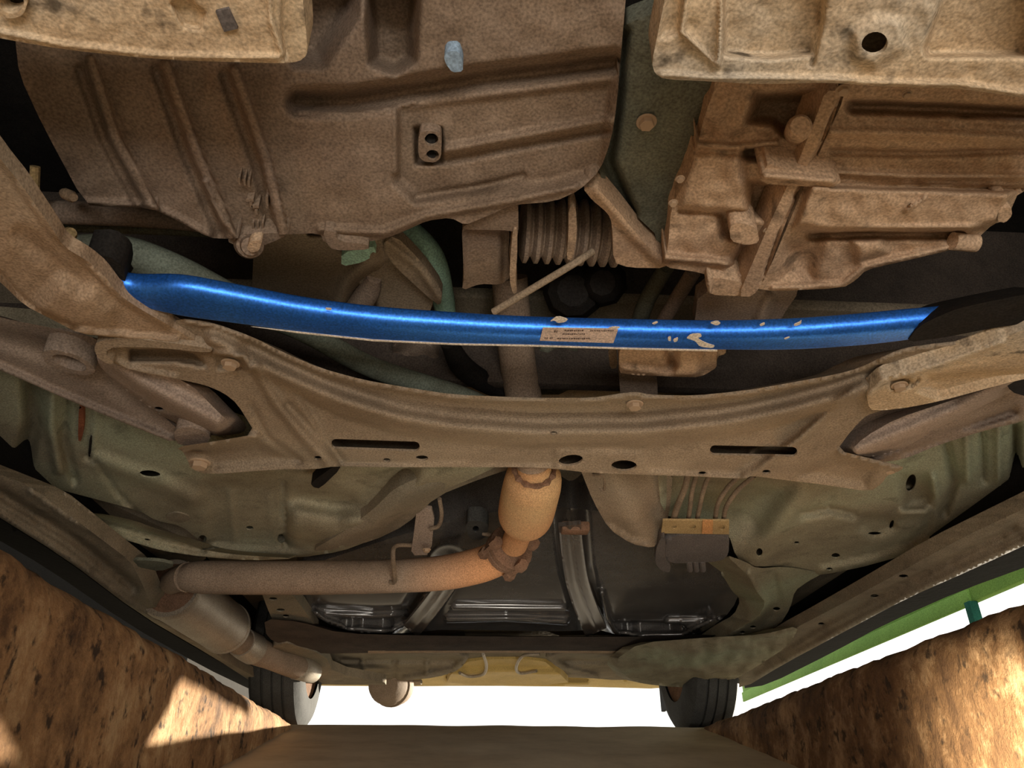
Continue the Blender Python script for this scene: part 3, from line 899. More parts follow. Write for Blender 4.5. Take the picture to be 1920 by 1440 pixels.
# ================================================================== rear wheels
def tyre(label, X, Yc, flip):
    R, Wd = 0.285, 0.175
    t = bpy.data.objects.new('rear_wheel', None)
    COL.objects.link(t)
    t.parent = body
    t.location = Vector((X, Yc, 0)) - worldloc(body)
    prof = [(-0.5, 0.62), (-0.52, 0.78), (-0.48, 0.90), (-0.40, 0.975), (-0.30, 1.0), (-0.22, 1.0), (-0.21, 0.97), (-0.18, 0.97), (-0.17, 1.0), (-0.02, 1.0), (-0.015, 0.97), (0.015, 0.97), (0.02, 1.0),
            (0.17, 1.0), (0.18, 0.97), (0.21, 0.97), (0.22, 1.0), (0.30, 1.0), (0.40, 0.975), (0.48, 0.90), (0.52, 0.78), (0.5, 0.62)]
    n = 48
    V, Fs = [], []
    for k in range(n):
        w = 2 * math.pi * k / n
        for x, r in prof:
            V.append((X + x * Wd, Yc + R * r * math.cos(w), R + R * r * math.sin(w)))
    m = len(prof)
    for k in range(n):
        for i in range(m - 1):
            Fs.append((k * m + i, k * m + i + 1, ((k + 1) % n) * m + i + 1, ((k + 1) % n) * m + i))
    mk('tyre', V, Fs, 'rubber', t, True, 30)
    for nm, pr, mt in (('rim', [(-0.46, 0.62), (-0.44, 0.66), (-0.40, 0.60), (0.3, 0.58), (0.42, 0.62), (0.44, 0.64), (0.2, 0.2), (0.2, 0.02)], 'rusty'),
                       ('brake_drum', [(-0.30, 0.02), (-0.30, 0.44), (-0.26, 0.46), (0.1, 0.46), (0.15, 0.4)], 'rusty')):
        V, Fs = [], []
        m = len(pr)
        for k in range(n):
            w = 2 * math.pi * k / n
            for x, r in pr:
                V.append((X + flip * x * Wd, Yc + R * r * math.cos(w), R + R * r * math.sin(w)))
        for k in range(n):
            for i in range(m - 1):
                Fs.append((k * m + i, k * m + i + 1, ((k + 1) % n) * m + i + 1, ((k + 1) % n) * m + i))
        mk(nm, V, Fs, mt, t, True, 30)


tyre('grooved rear tyre behind the left end of the pit', -0.63, 3.0, 1)
tyre('grooved rear tyre right of the blown-out light', 0.875, 3.0, -1)

# ================================================================== subframe
sf = thing('subframe', 'dusty tan crossmember subframe spanning below the blue bar', 'subframe', ph(1000, 800, 0.445))
top = [(325, 602), (350, 597), (400, 605), (470, 630), (530, 660), (600, 690), (680, 712), (760, 726), (850, 740), (1000, 746), (1110, 746), (1160, 738), (1190, 734), (1220, 740), (1300, 742), (1400, 732), (1480, 718), (1567, 702), (1611, 690), (1669, 662), (1700, 651), (1767, 642), (1842, 636)]
sheet('crossmember', [(178, 652), (200, 644), (300, 640), (350, 636)] + top + [(1842, 650), (1800, 668), (1720, 705), (1700, 745), (1655, 769), (1622, 780), (1595, 809), (1569, 844), (1642, 862), (1694, 874), (1690, 882), (1662, 892), (1655, 905), (1632, 922),
      (1540, 908), (1470, 900), (1410, 892), (1395, 898), (1300, 893), (1200, 890), (1100, 886), (1050, 880), (1000, 876), (850, 876), (700, 876), (630, 874), (590, 880), (520, 880), (390, 890), (358, 880), (346, 850), (330, 838), (400, 828), (480, 814),
      (445, 757), (420, 737), (385, 722), (330, 710), (250, 695), (205, 678), (180, 667)],
      [(200, 660, 0.440), (1700, 700, 0.440), (1000, 746, 0.452), (1000, 880, 0.448)], 'frame', sf,
      feats=[('line', [(x, y + 5) for x, y in top[1:]], 8, -0.007),
             ('line', [(470, 652), (600, 712), (700, 738), (850, 764), (1000, 776), (1200, 776), (1400, 760), (1560, 724), (1640, 700)], 34, 0.010),
             ('line', [(400, 640), (520, 700), (640, 752), (750, 787), (850, 803), (1000, 814), (1200, 812), (1350, 796), (1480, 770), (1570, 745), (1620, 726)], 26, -0.018),
             ('poly', [(560, 740), (640, 779), (740, 810), (850, 826), (1000, 836), (1200, 835), (1350, 818), (1500, 785), (1560, 765), (1480, 830), (1400, 896), (1200, 892), (1000, 880), (640, 878)], 0.012, 7),
             ('line', [(478, 690), (520, 760), (570, 820), (615, 868)], 16, -0.010), ('line', [(540, 760), (600, 820), (640, 862)], 12, 0.006), ('line', [(1600, 735), (1555, 770), (1500, 822), (1400, 890)], 16, -0.010),
             ('line', [(470, 760), (500, 820), (560, 862)], 10, 0.006),
             ('poly', [(240, 652), (340, 652), (365, 660), (386, 686), (330, 676), (245, 676)], 0.022, 6),
             ('line', [(182, 655), (240, 690), (330, 708)], 8, -0.006), ('line', [(400, 660), (455, 668), (470, 690)], 8, -0.010), ('poly', [(405, 668), (455, 672), (458, 692), (410, 690)], 0.010, 6),
             ('line', [(335, 838), (400, 830), (480, 816)], 7, -0.012), ('poly', [(360, 850), (480, 830), (560, 865), (400, 878)], 0.016, 14),
             ('line', [(1575, 848), (1642, 866), (1692, 878)], 7, -0.012), ('poly', [(1500, 890), (1570, 856), (1640, 878), (1620, 912)], 0.014, 14),
             ('line', [(560, 878), (850, 872), (1050, 876), (1300, 889), (1400, 893)], 6, -0.004),
             ('poly', [(1040, 840), (1200, 848), (1216, 880), (1040, 880)], -0.006, 8)],
      holes=[('s', 630, 832, 778, 837, 9), ('s', 1340, 844, 1486, 847, 9), ('e', 791, 859, 12, 5), ('e', 725, 863, 7, 4), ('e', 596, 859, 7, 4), ('e', 1070, 863, 23, 10, -8), ('e', 1170, 873, 24, 10), ('e', 1317, 888, 8, 4), ('e', 1437, 885, 8, 4), ('e', 1038, 812, 7, 3)],
      thick=0.045, step=9, lean=2.0)
sheet('side_arm', [(-220, -10), (-70, 200), (0, 298), (45, 352), (95, 425), (120, 463), (165, 490), (192, 512), (222, 552), (260, 578), (312, 607), (385, 650), (300, 640), (210, 632), (150, 626), (95, 598), (45, 572), (0, 528), (-70, 470), (-220, 350)],
      [(0, 300, 0.415), (0, 530, 0.42), (380, 648, 0.436)], 'tan', sf,
      feats=[('line', [(-40, 240), (45, 358), (100, 436), (165, 494), (225, 556), (312, 610)], 12, -0.007), ('line', [(-10, 505), (40, 560), (80, 590), (140, 616)], 10, 0.008), ('poly', [(60, 580), (120, 520), (170, 540), (210, 580), (200, 620), (130, 618)], -0.012, 22),
             ('line', [(40, 440), (110, 500), (150, 540)], 30, 0.006), ('line', [(150, 622), (250, 630), (330, 638)], 7, -0.008), ('noise', 0.002, 0.02)], thick=0.014, step=10)
sheet('bracket_lip', [(176, 655), (182, 640), (230, 634), (300, 640), (400, 654), (392, 662), (300, 652), (215, 650), (196, 660), (215, 682), (205, 684), (184, 672)], 0.428, 'frame', sf, thick=0.03, step=8)
sheet('side_arm', [(1624, 736), (1655, 709), (1693, 698), (1756, 678), (1811, 660), (1878, 635), (1920, 618), (2010, 575), (2220, 480), (2220, 640), (2010, 690), (1920, 711), (1889, 718), (1833, 733), (1767, 751), (1709, 763), (1655, 770), (1630, 768)],
      [(1640, 740, 0.432), (1920, 620, 0.42), (1920, 710, 0.425)], 'plate', sf,
      feats=[('line', [(1630, 740), (1655, 714), (1693, 703), (1760, 684), (1880, 640)], 9, -0.006), ('poly', [(1740, 708), (1800, 700), (1960, 694), (1960, 705), (1890, 712), (1760, 742), (1725, 730)], 0.014, 10),
             ('poly', [(1666, 712), (1700, 708), (1708, 714), (1700, 726), (1672, 728)], 0.012, 5), ('line', [(1708, 724), (1722, 712)], 5, 0.010)], thick=0.016, step=8)
bolt(sf, 432, 681, 0.434, 15)
bolt(sf, 1686, 722, 0.434, 13)
bolt(sf, 1190, 757, 0.446, 14)
bolt(sf, 375, 866, 0.440, 17, label='large hexagon bolt under the left bracket')
bolt(sf, 1668, 880, 0.455, 10)

# ================================================================== control arms
ca = thing('control_arm', 'pressed steel control arm reaching left from the subframe', 'control arm', ph(150, 720, 0.48), 'front control arms')
sheet('arm_plate', [(-300, 510), (-70, 575), (0, 596), (100, 615), (190, 636), (230, 700), (300, 775), (345, 815), (322, 829), (290, 816), (200, 780), (100, 738), (40, 711), (0, 695), (-70, 665), (-300, 590)],
      [(0, 600, 0.495), (0, 690, 0.495), (330, 820, 0.485)], 'arm', ca,
      feats=[('line', [(-40, 672), (40, 706), (100, 734), (200, 775), (322, 824)], 9, -0.010), ('line', [(-40, 620), (60, 650), (190, 700), (300, 790)], 30, 0.008)], holes=[('e', 128, 676, 40, 15, 18)], thick=0.03, step=9, lean=2)
rg = []
sheet('bushing_ring', [(76, 660), (100, 655), (140, 664), (172, 682), (180, 698), (160, 705), (120, 698), (85, 682)], 0.468, 'arm', ca, feats=[('noise', 0.001, 0.1)], holes=[('e', 130, 680, 34, 11, 20)], thick=0.03, step=7, cap='open')
sheet('arm_tube', [(180, 664), (198, 656), (250, 690), (330, 708), (362, 725), (405, 768), (436, 798), (430, 812), (396, 818), (345, 800), (300, 778), (250, 742), (205, 706), (186, 685)],
      [(190, 670, 0.485), (420, 805, 0.468), (330, 760, 0.478)], 'arm2', ca, feats=[('line', [(190, 672), (260, 722), (340, 764), (404, 796)], 40, -0.034), ('line', [(184, 680), (206, 705), (250, 738), (330, 790)], 8, -0.006)],
      holes=[('e', 298, 767, 9, 4, 10)], thick=0.03, step=7, lean=2)
sheet('pivot_bush', [(326, 806), (350, 800), (380, 806), (396, 818), (388, 832), (345, 836), (330, 830)], 0.452, 'arm', ca, thick=0.03, step=8)
ca2 = thing('control_arm', 'pressed steel control arm reaching right from the subframe', 'control arm', ph(1760, 780, 0.48), 'front control arms')
sheet('arm_plate', [(1560, 855), (1590, 800), (1640, 765), (1760, 740), (1890, 700), (2000, 640), (2000, 740), (1920, 790), (1850, 806), (1760, 834), (1692, 862), (1640, 868)],
      [(1600, 840, 0.485), (1920, 700, 0.49), (1900, 790, 0.492)], 'arm', ca2, feats=[('line', [(1640, 862), (1750, 824), (1900, 786)], 9, -0.008), ('line', [(1700, 850), (1900, 770)], 16, 0.012)], thick=0.03, step=10, lean=2)
sheet('arm_tube', [(1590, 850), (1620, 820), (1680, 785), (1780, 752), (1880, 720), (1905, 690), (1925, 690), (1905, 730), (1850, 758), (1760, 802), (1700, 838), (1640, 858)],
      [(1620, 845, 0.468), (1880, 720, 0.475), (1750, 790, 0.474)], 'arm2', ca2, feats=[('line', [(1610, 848), (1700, 812), (1800, 770), (1900, 708)], 32, -0.026)], holes=[('e', 1747, 812, 10, 4, -20)], thick=0.03, step=7, lean=2)
sheet('ball_joint', [(1880, 706), (1905, 680), (1940, 660), (1990, 660), (1990, 730), (1930, 745), (1895, 735)], 0.455, 'dark', ca2, thick=0.03, step=10)

# ================================================================== blue brace bar
bar = thing('brace_bar', 'long scuffed blue brace bar running across the car', 'brace bar', ph(1000, 630, 0.43))
ST = [(196, 510, 555), (232, 540, 569), (330, 543, 593), (420, 558, 606), (560, 584, 624), (700, 602, 639), (850, 613, 646), (1000, 621, 649), (1200, 626, 655), (1350, 628, 658), (1480, 625, 658), (1600, 617, 651), (1700, 608, 640), (1790, 600, 625), (1900, 586, 603)]
HB = 0.430
ctr = catmull([np.array(s, float) for s in ST], 5)
V_, F_ = [], []
HT = 0.020
prof = []
for (a, b), q0 in (((0, 0), 180), ((1, 0), 270), ((1, 1), 0), ((0, 1), 90)):
    for k in range(5):
        prof.append((a, b, math.radians(q0 + 90 * k / 4), 0.013 if (a, b) == (0, 0) else 0.004))
for u, v0, v1 in ctr:
    N_, Fp = ph(u, v0, HB), ph(u, v1, HB)
    d_ = Fp - N_
    w_ = d_.length
    d_.normalize()
    for a, b, q, RR in prof:
        y_ = (RR if a == 0 else w_ - RR) + RR * math.cos(q)
        z_ = (RR if b == 0 else HT - RR) + RR * math.sin(q)
        V_.append(N_ + d_ * y_ + Vector((0, 0, z_)))
m_ = len(prof)
for i in range(len(ctr) - 1):
    for k in range(m_):
        F_.append((i * m_ + k, i * m_ + (k + 1) % m_, (i + 1) * m_ + (k + 1) % m_, (i + 1) * m_ + k))
F_.append(tuple(range(m_)))
F_.append(tuple((len(ctr) - 1) * m_ + k for k in range(m_)))
mk('bar_tube', V_, F_, 'blue', bar, True, 50)
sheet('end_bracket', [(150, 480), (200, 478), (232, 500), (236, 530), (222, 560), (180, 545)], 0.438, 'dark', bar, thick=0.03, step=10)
sheet('end_shade', [(1800, 577), (1762, 592), (1722, 612), (1700, 642), (1764, 634), (1900, 608), (1990, 602), (1990, 540), (1900, 556)], 0.4285, 'dark', bar, thick=0.032, step=9, lean=1.2)  # dark sheet in place of the shadow on the bar's right end
sheet('backlit_edge', [(470, 612.5), (560, 622.5), (700, 637.2), (850, 644.4), (1000, 647.4), (1200, 653.4), (1345, 656.2), (1345, 659), (1200, 656), (1000, 650), (850, 647), (700, 640), (560, 625)], HB - 0.0004, 'chip', bar, thick=0.0006, step=12, smooth=0, label='pale strip imitating backlight along the far edge of the bar')  # backlight on the far edge, painted as a pale strip
stk = sheet('sticker', [(1018, 614.5), (1150, 616), (1159, 618), (1150, 643.5), (1012, 639)], HB - 0.0006, 'sticker', bar, thick=0.0005, step=10, smooth=0, label='faded beige maker sticker with illegible print')
pr_v, pr_f = [], []


def ink(u0, v0, u1, v1):
    s = len(pr_v)
    sk = (v0 - 614) * -0.25
    for a, b in ((u0 + sk, v0), (u1 + sk, v0), (u1 + sk - (v1 - v0) * 0.25, v1), (u0 + sk - (v1 - v0) * 0.25, v1)):
        pr_v.append(ph(a, b, HB - 0.0009))
    for a, b in ((u0 + sk, v0), (u1 + sk, v0), (u1 + sk - (v1 - v0) * 0.25, v1), (u0 + sk - (v1 - v0) * 0.25, v1)):
        pr_v.append(ph(a, b, HB - 0.0006))
    for q in ((0, 1, 2, 3), (7, 6, 5, 4), (0, 4, 5, 1), (1, 5, 6, 2), (2, 6, 7, 3), (3, 7, 4, 0)):
        pr_f.append(tuple(s + i for i in q))


rnd = random.Random(9)
for (x0, x1, yy, hh) in ((1060, 1096, 618.6, 3.2), (1108, 1152, 619.4, 2.2), (1058, 1100, 625.5, 2.4), (1050, 1112, 633.8, 2.6), (1026, 1032, 632.5, 3.2), (1036, 1042, 632.8, 3.4), (1041, 1047, 619.5, 4.5)):
    x = x0
    while x < x1:
        w = rnd.uniform(1.6, 4.0)
        ink(x, yy + rnd.uniform(-0.3, 0.3), min(x + w, x1), yy + hh * rnd.uniform(0.75, 1.0))
        x += w + rnd.uniform(0.6, 1.4)
tag(mk('print', pr_v, pr_f, 'print', stk, False), kind='stuff')


def chip(pts, h=HB - 0.0004):
    return sheet('bare_patch', pts, h, 'chip', bar, thick=0.0004, step=6, smooth=1, label='bare patch of chipped paint')


chip([(1286, 634), (1296, 626), (1314, 625), (1316, 631), (1308, 634), (1318, 640), (1330, 645), (1341, 648), (1336, 653), (1312, 650), (1304, 640), (1296, 637)])
chip([(1252, 632), (1258, 630), (1258, 640), (1253, 639)])
chip([(1262, 636), (1272, 632), (1270, 640), (1264, 642)])
chip([(1470, 634), (1480, 631), (1481, 633), (1472, 637)])
chip([(1140, 615), (1150, 612), (1164, 613), (1158, 617), (1142, 618)])
chip([(1222, 606), (1232, 602), (1234, 605), (1226, 609)], HB + 0.0022)
chip([(1030, 603), (1045, 592), (1066, 598), (1060, 604), (1046, 606), (1040, 601)], HB + 0.0024)
chip([(1330, 605), (1345, 601), (1352, 606), (1344, 611)], HB + 0.0022)
chip([(1488, 608), (1500, 603), (1503, 599), (1502, 608), (1490, 612)], HB + 0.0022)
chip([(1424, 608), (1434, 604), (1434, 609), (1426, 612)], HB + 0.0022)
chip([(610, 577), (622, 578), (621, 582), (611, 581)], HB + 0.0022)

# ================================================================== engine: oil pan
op = thing('oil_pan', 'dusty cast oil pan with three long ribs, left of the dark plate', 'oil pan', ph(600, 280, 0.5))
sheet('pan_shell', [(28, 70), (36, 140), (80, 235), (160, 384), (200, 388), (282, 390), (330, 412), (392, 446), (430, 448), (520, 440), (600, 437), (608, 455), (640, 462), (720, 448), (762, 432), (800, 414), (845, 408), (872, 422), (902, 410), (962, 384), (1040, 378), (1088, 356), (1126, 318), (1146, 262), (1156, 200), (1168, 60), (1180, -80), (28, -80)],
      [(100, 200, 0.52), (600, 430, 0.50), (1100, 200, 0.52), (600, 0, 0.53)], 'alloy', op,
      feats=[('flat', [(168, 110), (215, 255), (286, 388)], 12, -0.014), ('flat', [(310, 120), (370, 290), (438, 448)], 12, -0.016), ('flat', [(440, 130), (500, 300), (532, 440)], 12, -0.018),
             ('line', [(150, 130), (195, 262), (262, 388)], 16, 0.008), ('line', [(292, 130), (350, 296), (412, 440)], 16, 0.008), ('line', [(420, 140), (478, 300), (508, 430)], 16, 0.008),
             ('flat', [(384, 340), (408, 400), (446, 446)], 6, -0.008),
             ('line', [(560, 190), (660, 190), (760, 172), (900, 150), (1150, 118)], 36, 0.034), ('line', [(560, 208), (650, 214), (720, 206), (780, 190)], 6, -0.006),
             ('poly', [(740, 200), (1150, 150), (1130, 320), (1040, 345), (780, 375), (742, 340)], 0.018, 14), ('line', [(742, 205), (742, 320)], 12, -0.010),
             ('line', [(830, 282), (980, 254), (1140, 225)], 14, -0.008), ('line', [(840, 302), (980, 274), (1140, 246)], 10, 0.010), ('line', [(780, 372), (900, 350), (980, 330)], 12, 0.006),
             ('poly', [(778, 240), (828, 240), (832, 306), (780, 306)], 0.018, 6),
             ('poly', [(690, -20), (780, -20), (772, 110), (740, 130), (700, 115)], 0.055, 16), ('poly', [(560, -60), (690, -60), (660, 20), (600, 110), (560, 110)], 0.06, 26),
             ('line', [(160, 378), (282, 384), (330, 406), (392, 440)], 8, -0.006), ('line', [(600, 430), (720, 436), (800, 405), (960, 376), (1080, 350)], 12, -0.008), ('noise', 0.003, 0.02)],
      thick=0.10, step=8)
dp = rod('drain_plug', ph(466, 452, 0.512), ph(470, 462, 0.478), rp(455, 0.5, 26), 'alloy', op, n=24, prof=[(0, 1.1), (0.5, 1.1), (0.6, 1.0), (0.75, 0.92), (0.76, 0.7), (1, 0.62)])
sheet('drain_plug_boss', [(425, 452), (440, 440), (520, 436), (536, 442), (520, 450), (490, 462), (445, 462)], 0.492, 'alloy', op, thick=0.03, step=8)
ins = sheet('level_plate', [(785, 250), (800, 245), (824, 248), (828, 262), (827, 296), (815, 305), (795, 303), (784, 292)], 0.524, 'alloy', op, holes=[('e', 809, 262, 13, 12), ('e', 811, 291, 12, 10)], thick=0.02, step=7)
for v_ in (262, 291):
    rod('recessed_plug', ph(808, v_, 0.545), ph(808, v_, 0.530), rp(v_, 0.53, 9), 'dark', op, n=12)
for k, (u, v_, w, hgt) in enumerate(((448, 340, 4, 14), (458, 342, 4, 12), (466, 345, 4, 12), (468, 376, 14, 5), (470, 384, 5, 12), (478, 388, 14, 5), (480, 398, 5, 8), (474, 424, 4, 12), (483, 424, 4, 12), (492, 424, 4, 12), (500, 380, 5, 22))):
    sheet('casting_mark', [(u - w / 2, v_ - hgt / 2), (u + w / 2, v_ - hgt / 2), (u + w / 2 + 1, v_ + hgt / 2), (u - w / 2 + 1, v_ + hgt / 2)], 0.498, 'alloy', op, thick=0.014, step=6, smooth=0)
sheet('lug', [(604, 432), (628, 434), (634, 452), (690, 458), (692, 468), (640, 470), (618, 466)], 0.49, 'alloy', op, thick=0.02, step=8)
sheet('lug', [(470, 452), (492, 450), (486, 470), (472, 474), (462, 466)], 0.47, 'bolt', op, thick=0.01, step=7)
sc_ = sheet('scrap', [(832, 106), (840, 96), (860, 96), (868, 118), (868, 134), (848, 136), (836, 120)], 0.505, 'bluecloth', None, thick=0.012, step=8)
tag(sc_, 'small pale blue scrap stuck on the front of the oil pan', 'scrap')

# dark dust cover between engine and gearbox
dc = thing('dust_cover', 'dark flat dust cover plate with one bolt between oil pan and gearbox', 'cover plate', ph(1220, 250, 0.53))
sheet('cover_plate', [(1176, 44), (1240, 20), (1400, 0), (1370, 160), (1330, 300), (1300, 420), (1262, 470), (1244, 505), (1240, 470), (1180, 420), (1130, 340), (1120, 310), (1140, 262), (1152, 180), (1160, 60)], 0.535, 'grey', dc,
      feats=[('line', [(1165, 60), (1152, 200), (1138, 300), (1180, 400)], 22, 0.03), ('noise', 0.003, 0.02)], holes=[('p', [(1172, 392), (1180, 392), (1228, 438), (1230, 450), (1220, 448), (1180, 408)])], thick=0.02, step=11)
bolt(dc, 1212, 228, 0.532, 17)
sheet('lower_rim', [(1092, 352), (1116, 350), (1150, 384), (1212, 462), (1246, 482), (1250, 503), (1180, 502), (1150, 492), (1148, 420), (1140, 400), (1110, 375)], 0.522, 'gear', dc, feats=[('line', [(1120, 360), (1180, 430), (1240, 490)], 20, -0.008)], thick=0.03, step=9)

# ================================================================== gearbox
gb = thing('gearbox', 'muddy cast gearbox with stepped housings, right of the dark plate', 'gearbox', ph(1560, 350, 0.5))
sheet('clutch_housing', [(1345, 60), (1342, 160), (1322, 215), (1310, 262), (1292, 330), (1272, 362), (1258, 392), (1252, 470), (1240, 500), (1320, 512), (1345, 528), (1330, 545), (1330, 552), (1400, 556), (1412, 540), (1450, 430), (1500, 330), (1560, 200), (1600, 60)],
      [(1340, 200, 0.52), (1250, 500, 0.51), (1500, 300, 0.51)], 'gear', gb,
      feats=[('poly', [(1420, 178), (1520, 178), (1540, 200), (1520, 250), (1470, 250), (1450, 230), (1405, 225)], 0.045, 14), ('line', [(1310, 270), (1380, 276), (1455, 268)], 10, -0.018), ('poly', [(1395, 275), (1450, 278), (1430, 300), (1390, 295)], 0.03, 10),
             ('poly', [(1300, 290), (1390, 290), (1400, 380), (1400, 400), (1270, 392)], -0.014, 12), ('line', [(1275, 395), (1360, 400), (1400, 402)], 9, 0.012), ('poly', [(1350, 402), (1400, 405), (1390, 450), (1355, 440)], 0.022, 12),
             ('poly', [(1405, 340), (1468, 345), (1440, 410), (1408, 400)], 0.030, 10), ('line', [(1245, 482), (1330, 490), (1390, 498)], 12, -0.012), ('poly', [(1390, 460), (1420, 462), (1400, 510), (1365, 505)], 0.024, 8),
             ('noise', 0.006, 0.03)], thick=0.10, step=7)
sheet('flange', [(1548, 170), (1580, 170), (1560, 230), (1510, 330), (1468, 430), (1436, 520), (1412, 556), (1384, 556), (1408, 500), (1440, 425), (1490, 320), (1530, 220)], [(1560, 180, 0.495), (1400, 550, 0.49), (1480, 400, 0.49)], 'gear', gb,
      feats=[('line', [(1572, 190), (1530, 290), (1490, 370)], 5, 0.016), ('line', [(1498, 360), (1460, 440), (1425, 540)], 5, 0.016)], thick=0.04, step=6)
sheet('gear_casing', [(1600, 100), (1580, 190), (1562, 230), (1516, 330), (1476, 425), (1440, 510), (1415, 540), (1450, 546), (1580, 540), (1604, 526), (1624, 506), (1680, 493), (1780, 470), (1792, 462), (1832, 466), (1834, 446), (1862, 420), (1890, 412), (1896, 392), (1910, 360), (2000, 330), (2000, 100)],
      [(1600, 200, 0.51), (1450, 530, 0.50), (1900, 300, 0.51)], 'gear', gb,
      feats=[('line', [(1600, 200), (1760, 205), (1980, 215)], 20, 0.030), ('line', [(1560, 248), (1700, 250), (1980, 262)], 16, -0.010), ('line', [(1560, 285), (1740, 288), (1980, 280)], 12, 0.010), ('line', [(1550, 322), (1700, 330), (1980, 330)], 10, -0.010),
             ('line', [(1560, 348), (1740, 352), (1980, 356)], 9, 0.014), ('poly', [(1520, 345), (1900, 360), (1870, 415), (1820, 432), (1540, 430), (1490, 425)], -0.024, 9), ('line', [(1530, 428), (1700, 426), (1850, 424)], 6, -0.004), ('line', [(1520, 442), (1660, 440), (1800, 440)], 14, 0.020),
             ('poly', [(1600, 452), (1650, 445), (1660, 470), (1610, 490)], -0.014, 12), ('poly', [(1480, 460), (1540, 440), (1520, 520), (1470, 520)], 0.018, 20), ('line', [(1450, 540), (1580, 534), (1620, 500), (1780, 464)], 10, -0.008),
             ('line', [(1700, 395), (1735, 370)], 5, -0.008), ('noise', 0.004, 0.03)], holes=[('e', 1706, 386, 4, 3)], thick=0.12, step=7)
sheet('boss', [(1440, 305), (1470, 318), (1560, 326), (1580, 340), (1560, 352), (1480, 348), (1436, 345), (1424, 335), (1436, 315)], 0.486, 'gear', gb, feats=[('line', [(1436, 330), (1560, 340)], 14, -0.010)], thick=0.04, step=7, label='ridged boss across the housing joint')
rod('boss_plug', ph(1494, 248, 0.515), ph(1500, 236, 0.488), rp(236, 0.5, 24), 'gear', gb, n=18, prof=[(0, 1), (0.7, 1), (0.9, 0.9), (1, 0.7)])
sheet('lug', [(1368, 425), (1384, 416), (1420, 428), (1424, 455), (1400, 460), (1370, 452)], 0.488, 'gear', gb, thick=0.03, step=7)
sheet('lug', [(1322, 525), (1340, 520), (1396, 530), (1390, 556), (1328, 552)], 0.495, 'gear', gb, feats=[('line', [(1330, 525), (1332, 550)], 6, -0.008)], thick=0.03, step=7)
sheet('lug', [(1872, 392), (1896, 388), (1898, 404), (1885, 418), (1870, 415)], 0.485, 'gear', gb, thick=0.03, step=7)
rod('shaft_seal', ph(1786, 452, 0.50), ph(1830, 456, 0.50), rp(455, 0.5, 17), 'gear', gb, n=16)
for u_, v_ in ((1580, 172), (1275, 335), (1262, 380), (1440, 432), (1700, 176)):
    bolt(gb, u_, v_, 0.496, 8)
sheet('mount_plate', [(1310, 545), (1400, 545), (1480, 530), (1500, 545), (1465, 595), (1458, 625), (1300, 625)], 0.54, 'arm', gb, feats=[('line', [(1440, 560), (1420, 620)], 20, -0.01)], thick=0.02, step=11)

# ================================================================== front support plates
fp = thing('support_plate', 'muddy tan pressed plate at the upper left with a large round hole', 'plate', ph(300, 60, 0.42), 'front support plates')
sheet('plate_shell', [(-330, -140), (-330, 5), (-80, 55), (0, 72), (120, 93), (300, 112), (520, 119), (560, 116), (576, 103), (576, 80), (566, -20), (560, -140)], 0.420, 'plate', fp,
      feats=[('poly', [(532, -160), (600, -160), (600, 200), (536, 112), (528, 60)], 0.014, 6), ('line', [(-80, 45), (120, 84), (300, 104), (520, 108)], 9, -0.004), ('line', [(498, -140), (508, 40), (530, 100)], 8, -0.006), ('poly', [(320, 5), (350, -5), (385, 25), (375, 55), (345, 50)], 0.008, 4), ('noise', 0.0012, 0.03)],
      holes=[('e', 24, 6, 24, 22)], thick=0.03, step=8)
sheet('hole_rim', [(-8, 8), (0, 30), (22, 36), (44, 28), (52, 4), (44, -20), (24, -28), (4, -20)], 0.415, 'plate', fp, holes=[('e', 22, 4, 23, 22)], thick=0.01, step=7, cap='open')
sheet('tape_patch', [(404, 22), (428, 16), (446, 54), (420, 60)], 0.4175, 'clip', fp, thick=0.002, step=8, smooth=0, label='grey square patch')
fp2 = thing('support_plate', 'muddy tan pressed plate at the upper right with sunken fields', 'plate', ph(1600, 80, 0.42), 'front support plates')
sheet('plate_shell', [(1262, -140), (1250, -20), (1236, 50), (1222, 118), (1228, 138), (1246, 149), (1340, 153), (1420, 158), (1560, 155), (1650, 162), (1800, 166), (1920, 184), (2020, 196), (2280, 232), (2280, -140)], 0.420, 'plate', fp2,
      feats=[('poly', [(1352, -160), (1358, 100), (1440, 108), (1520, 100), (1540, 40), (1552, -160)], 0.024, 8), ('line', [(1362, -140), (1352, 40), (1346, 122)], 8, -0.010), ('line', [(1550, -60), (1536, 60), (1522, 120)], 8, 0.010),
             ('line', [(1300, -100), (1278, 60), (1340, 118)], 8, -0.006), ('poly', [(1248, -100), (1290, -100), (1270, 60), (1240, 70)], 0.008, 8),
             ('poly', [(1790, -160), (1765, 0), (1733, 90), (1740, 104), (1960, 104), (1960, -160)], 0.026, 8), ('poly', [(1600, 60), (1640, 30), (1690, 40), (1700, 90), (1640, 125), (1600, 110)], -0.006, 12),
             ('line', [(1240, 140), (1340, 146), (1560, 148), (1650, 155), (1800, 158), (1920, 176)], 9, -0.006), ('noise', 0.0018, 0.03)],
      holes=[('e', 1640, 82, 25, 22, -20)], thick=0.03, step=8)
bolt(fp2, 1580, 168, 0.44, 12)

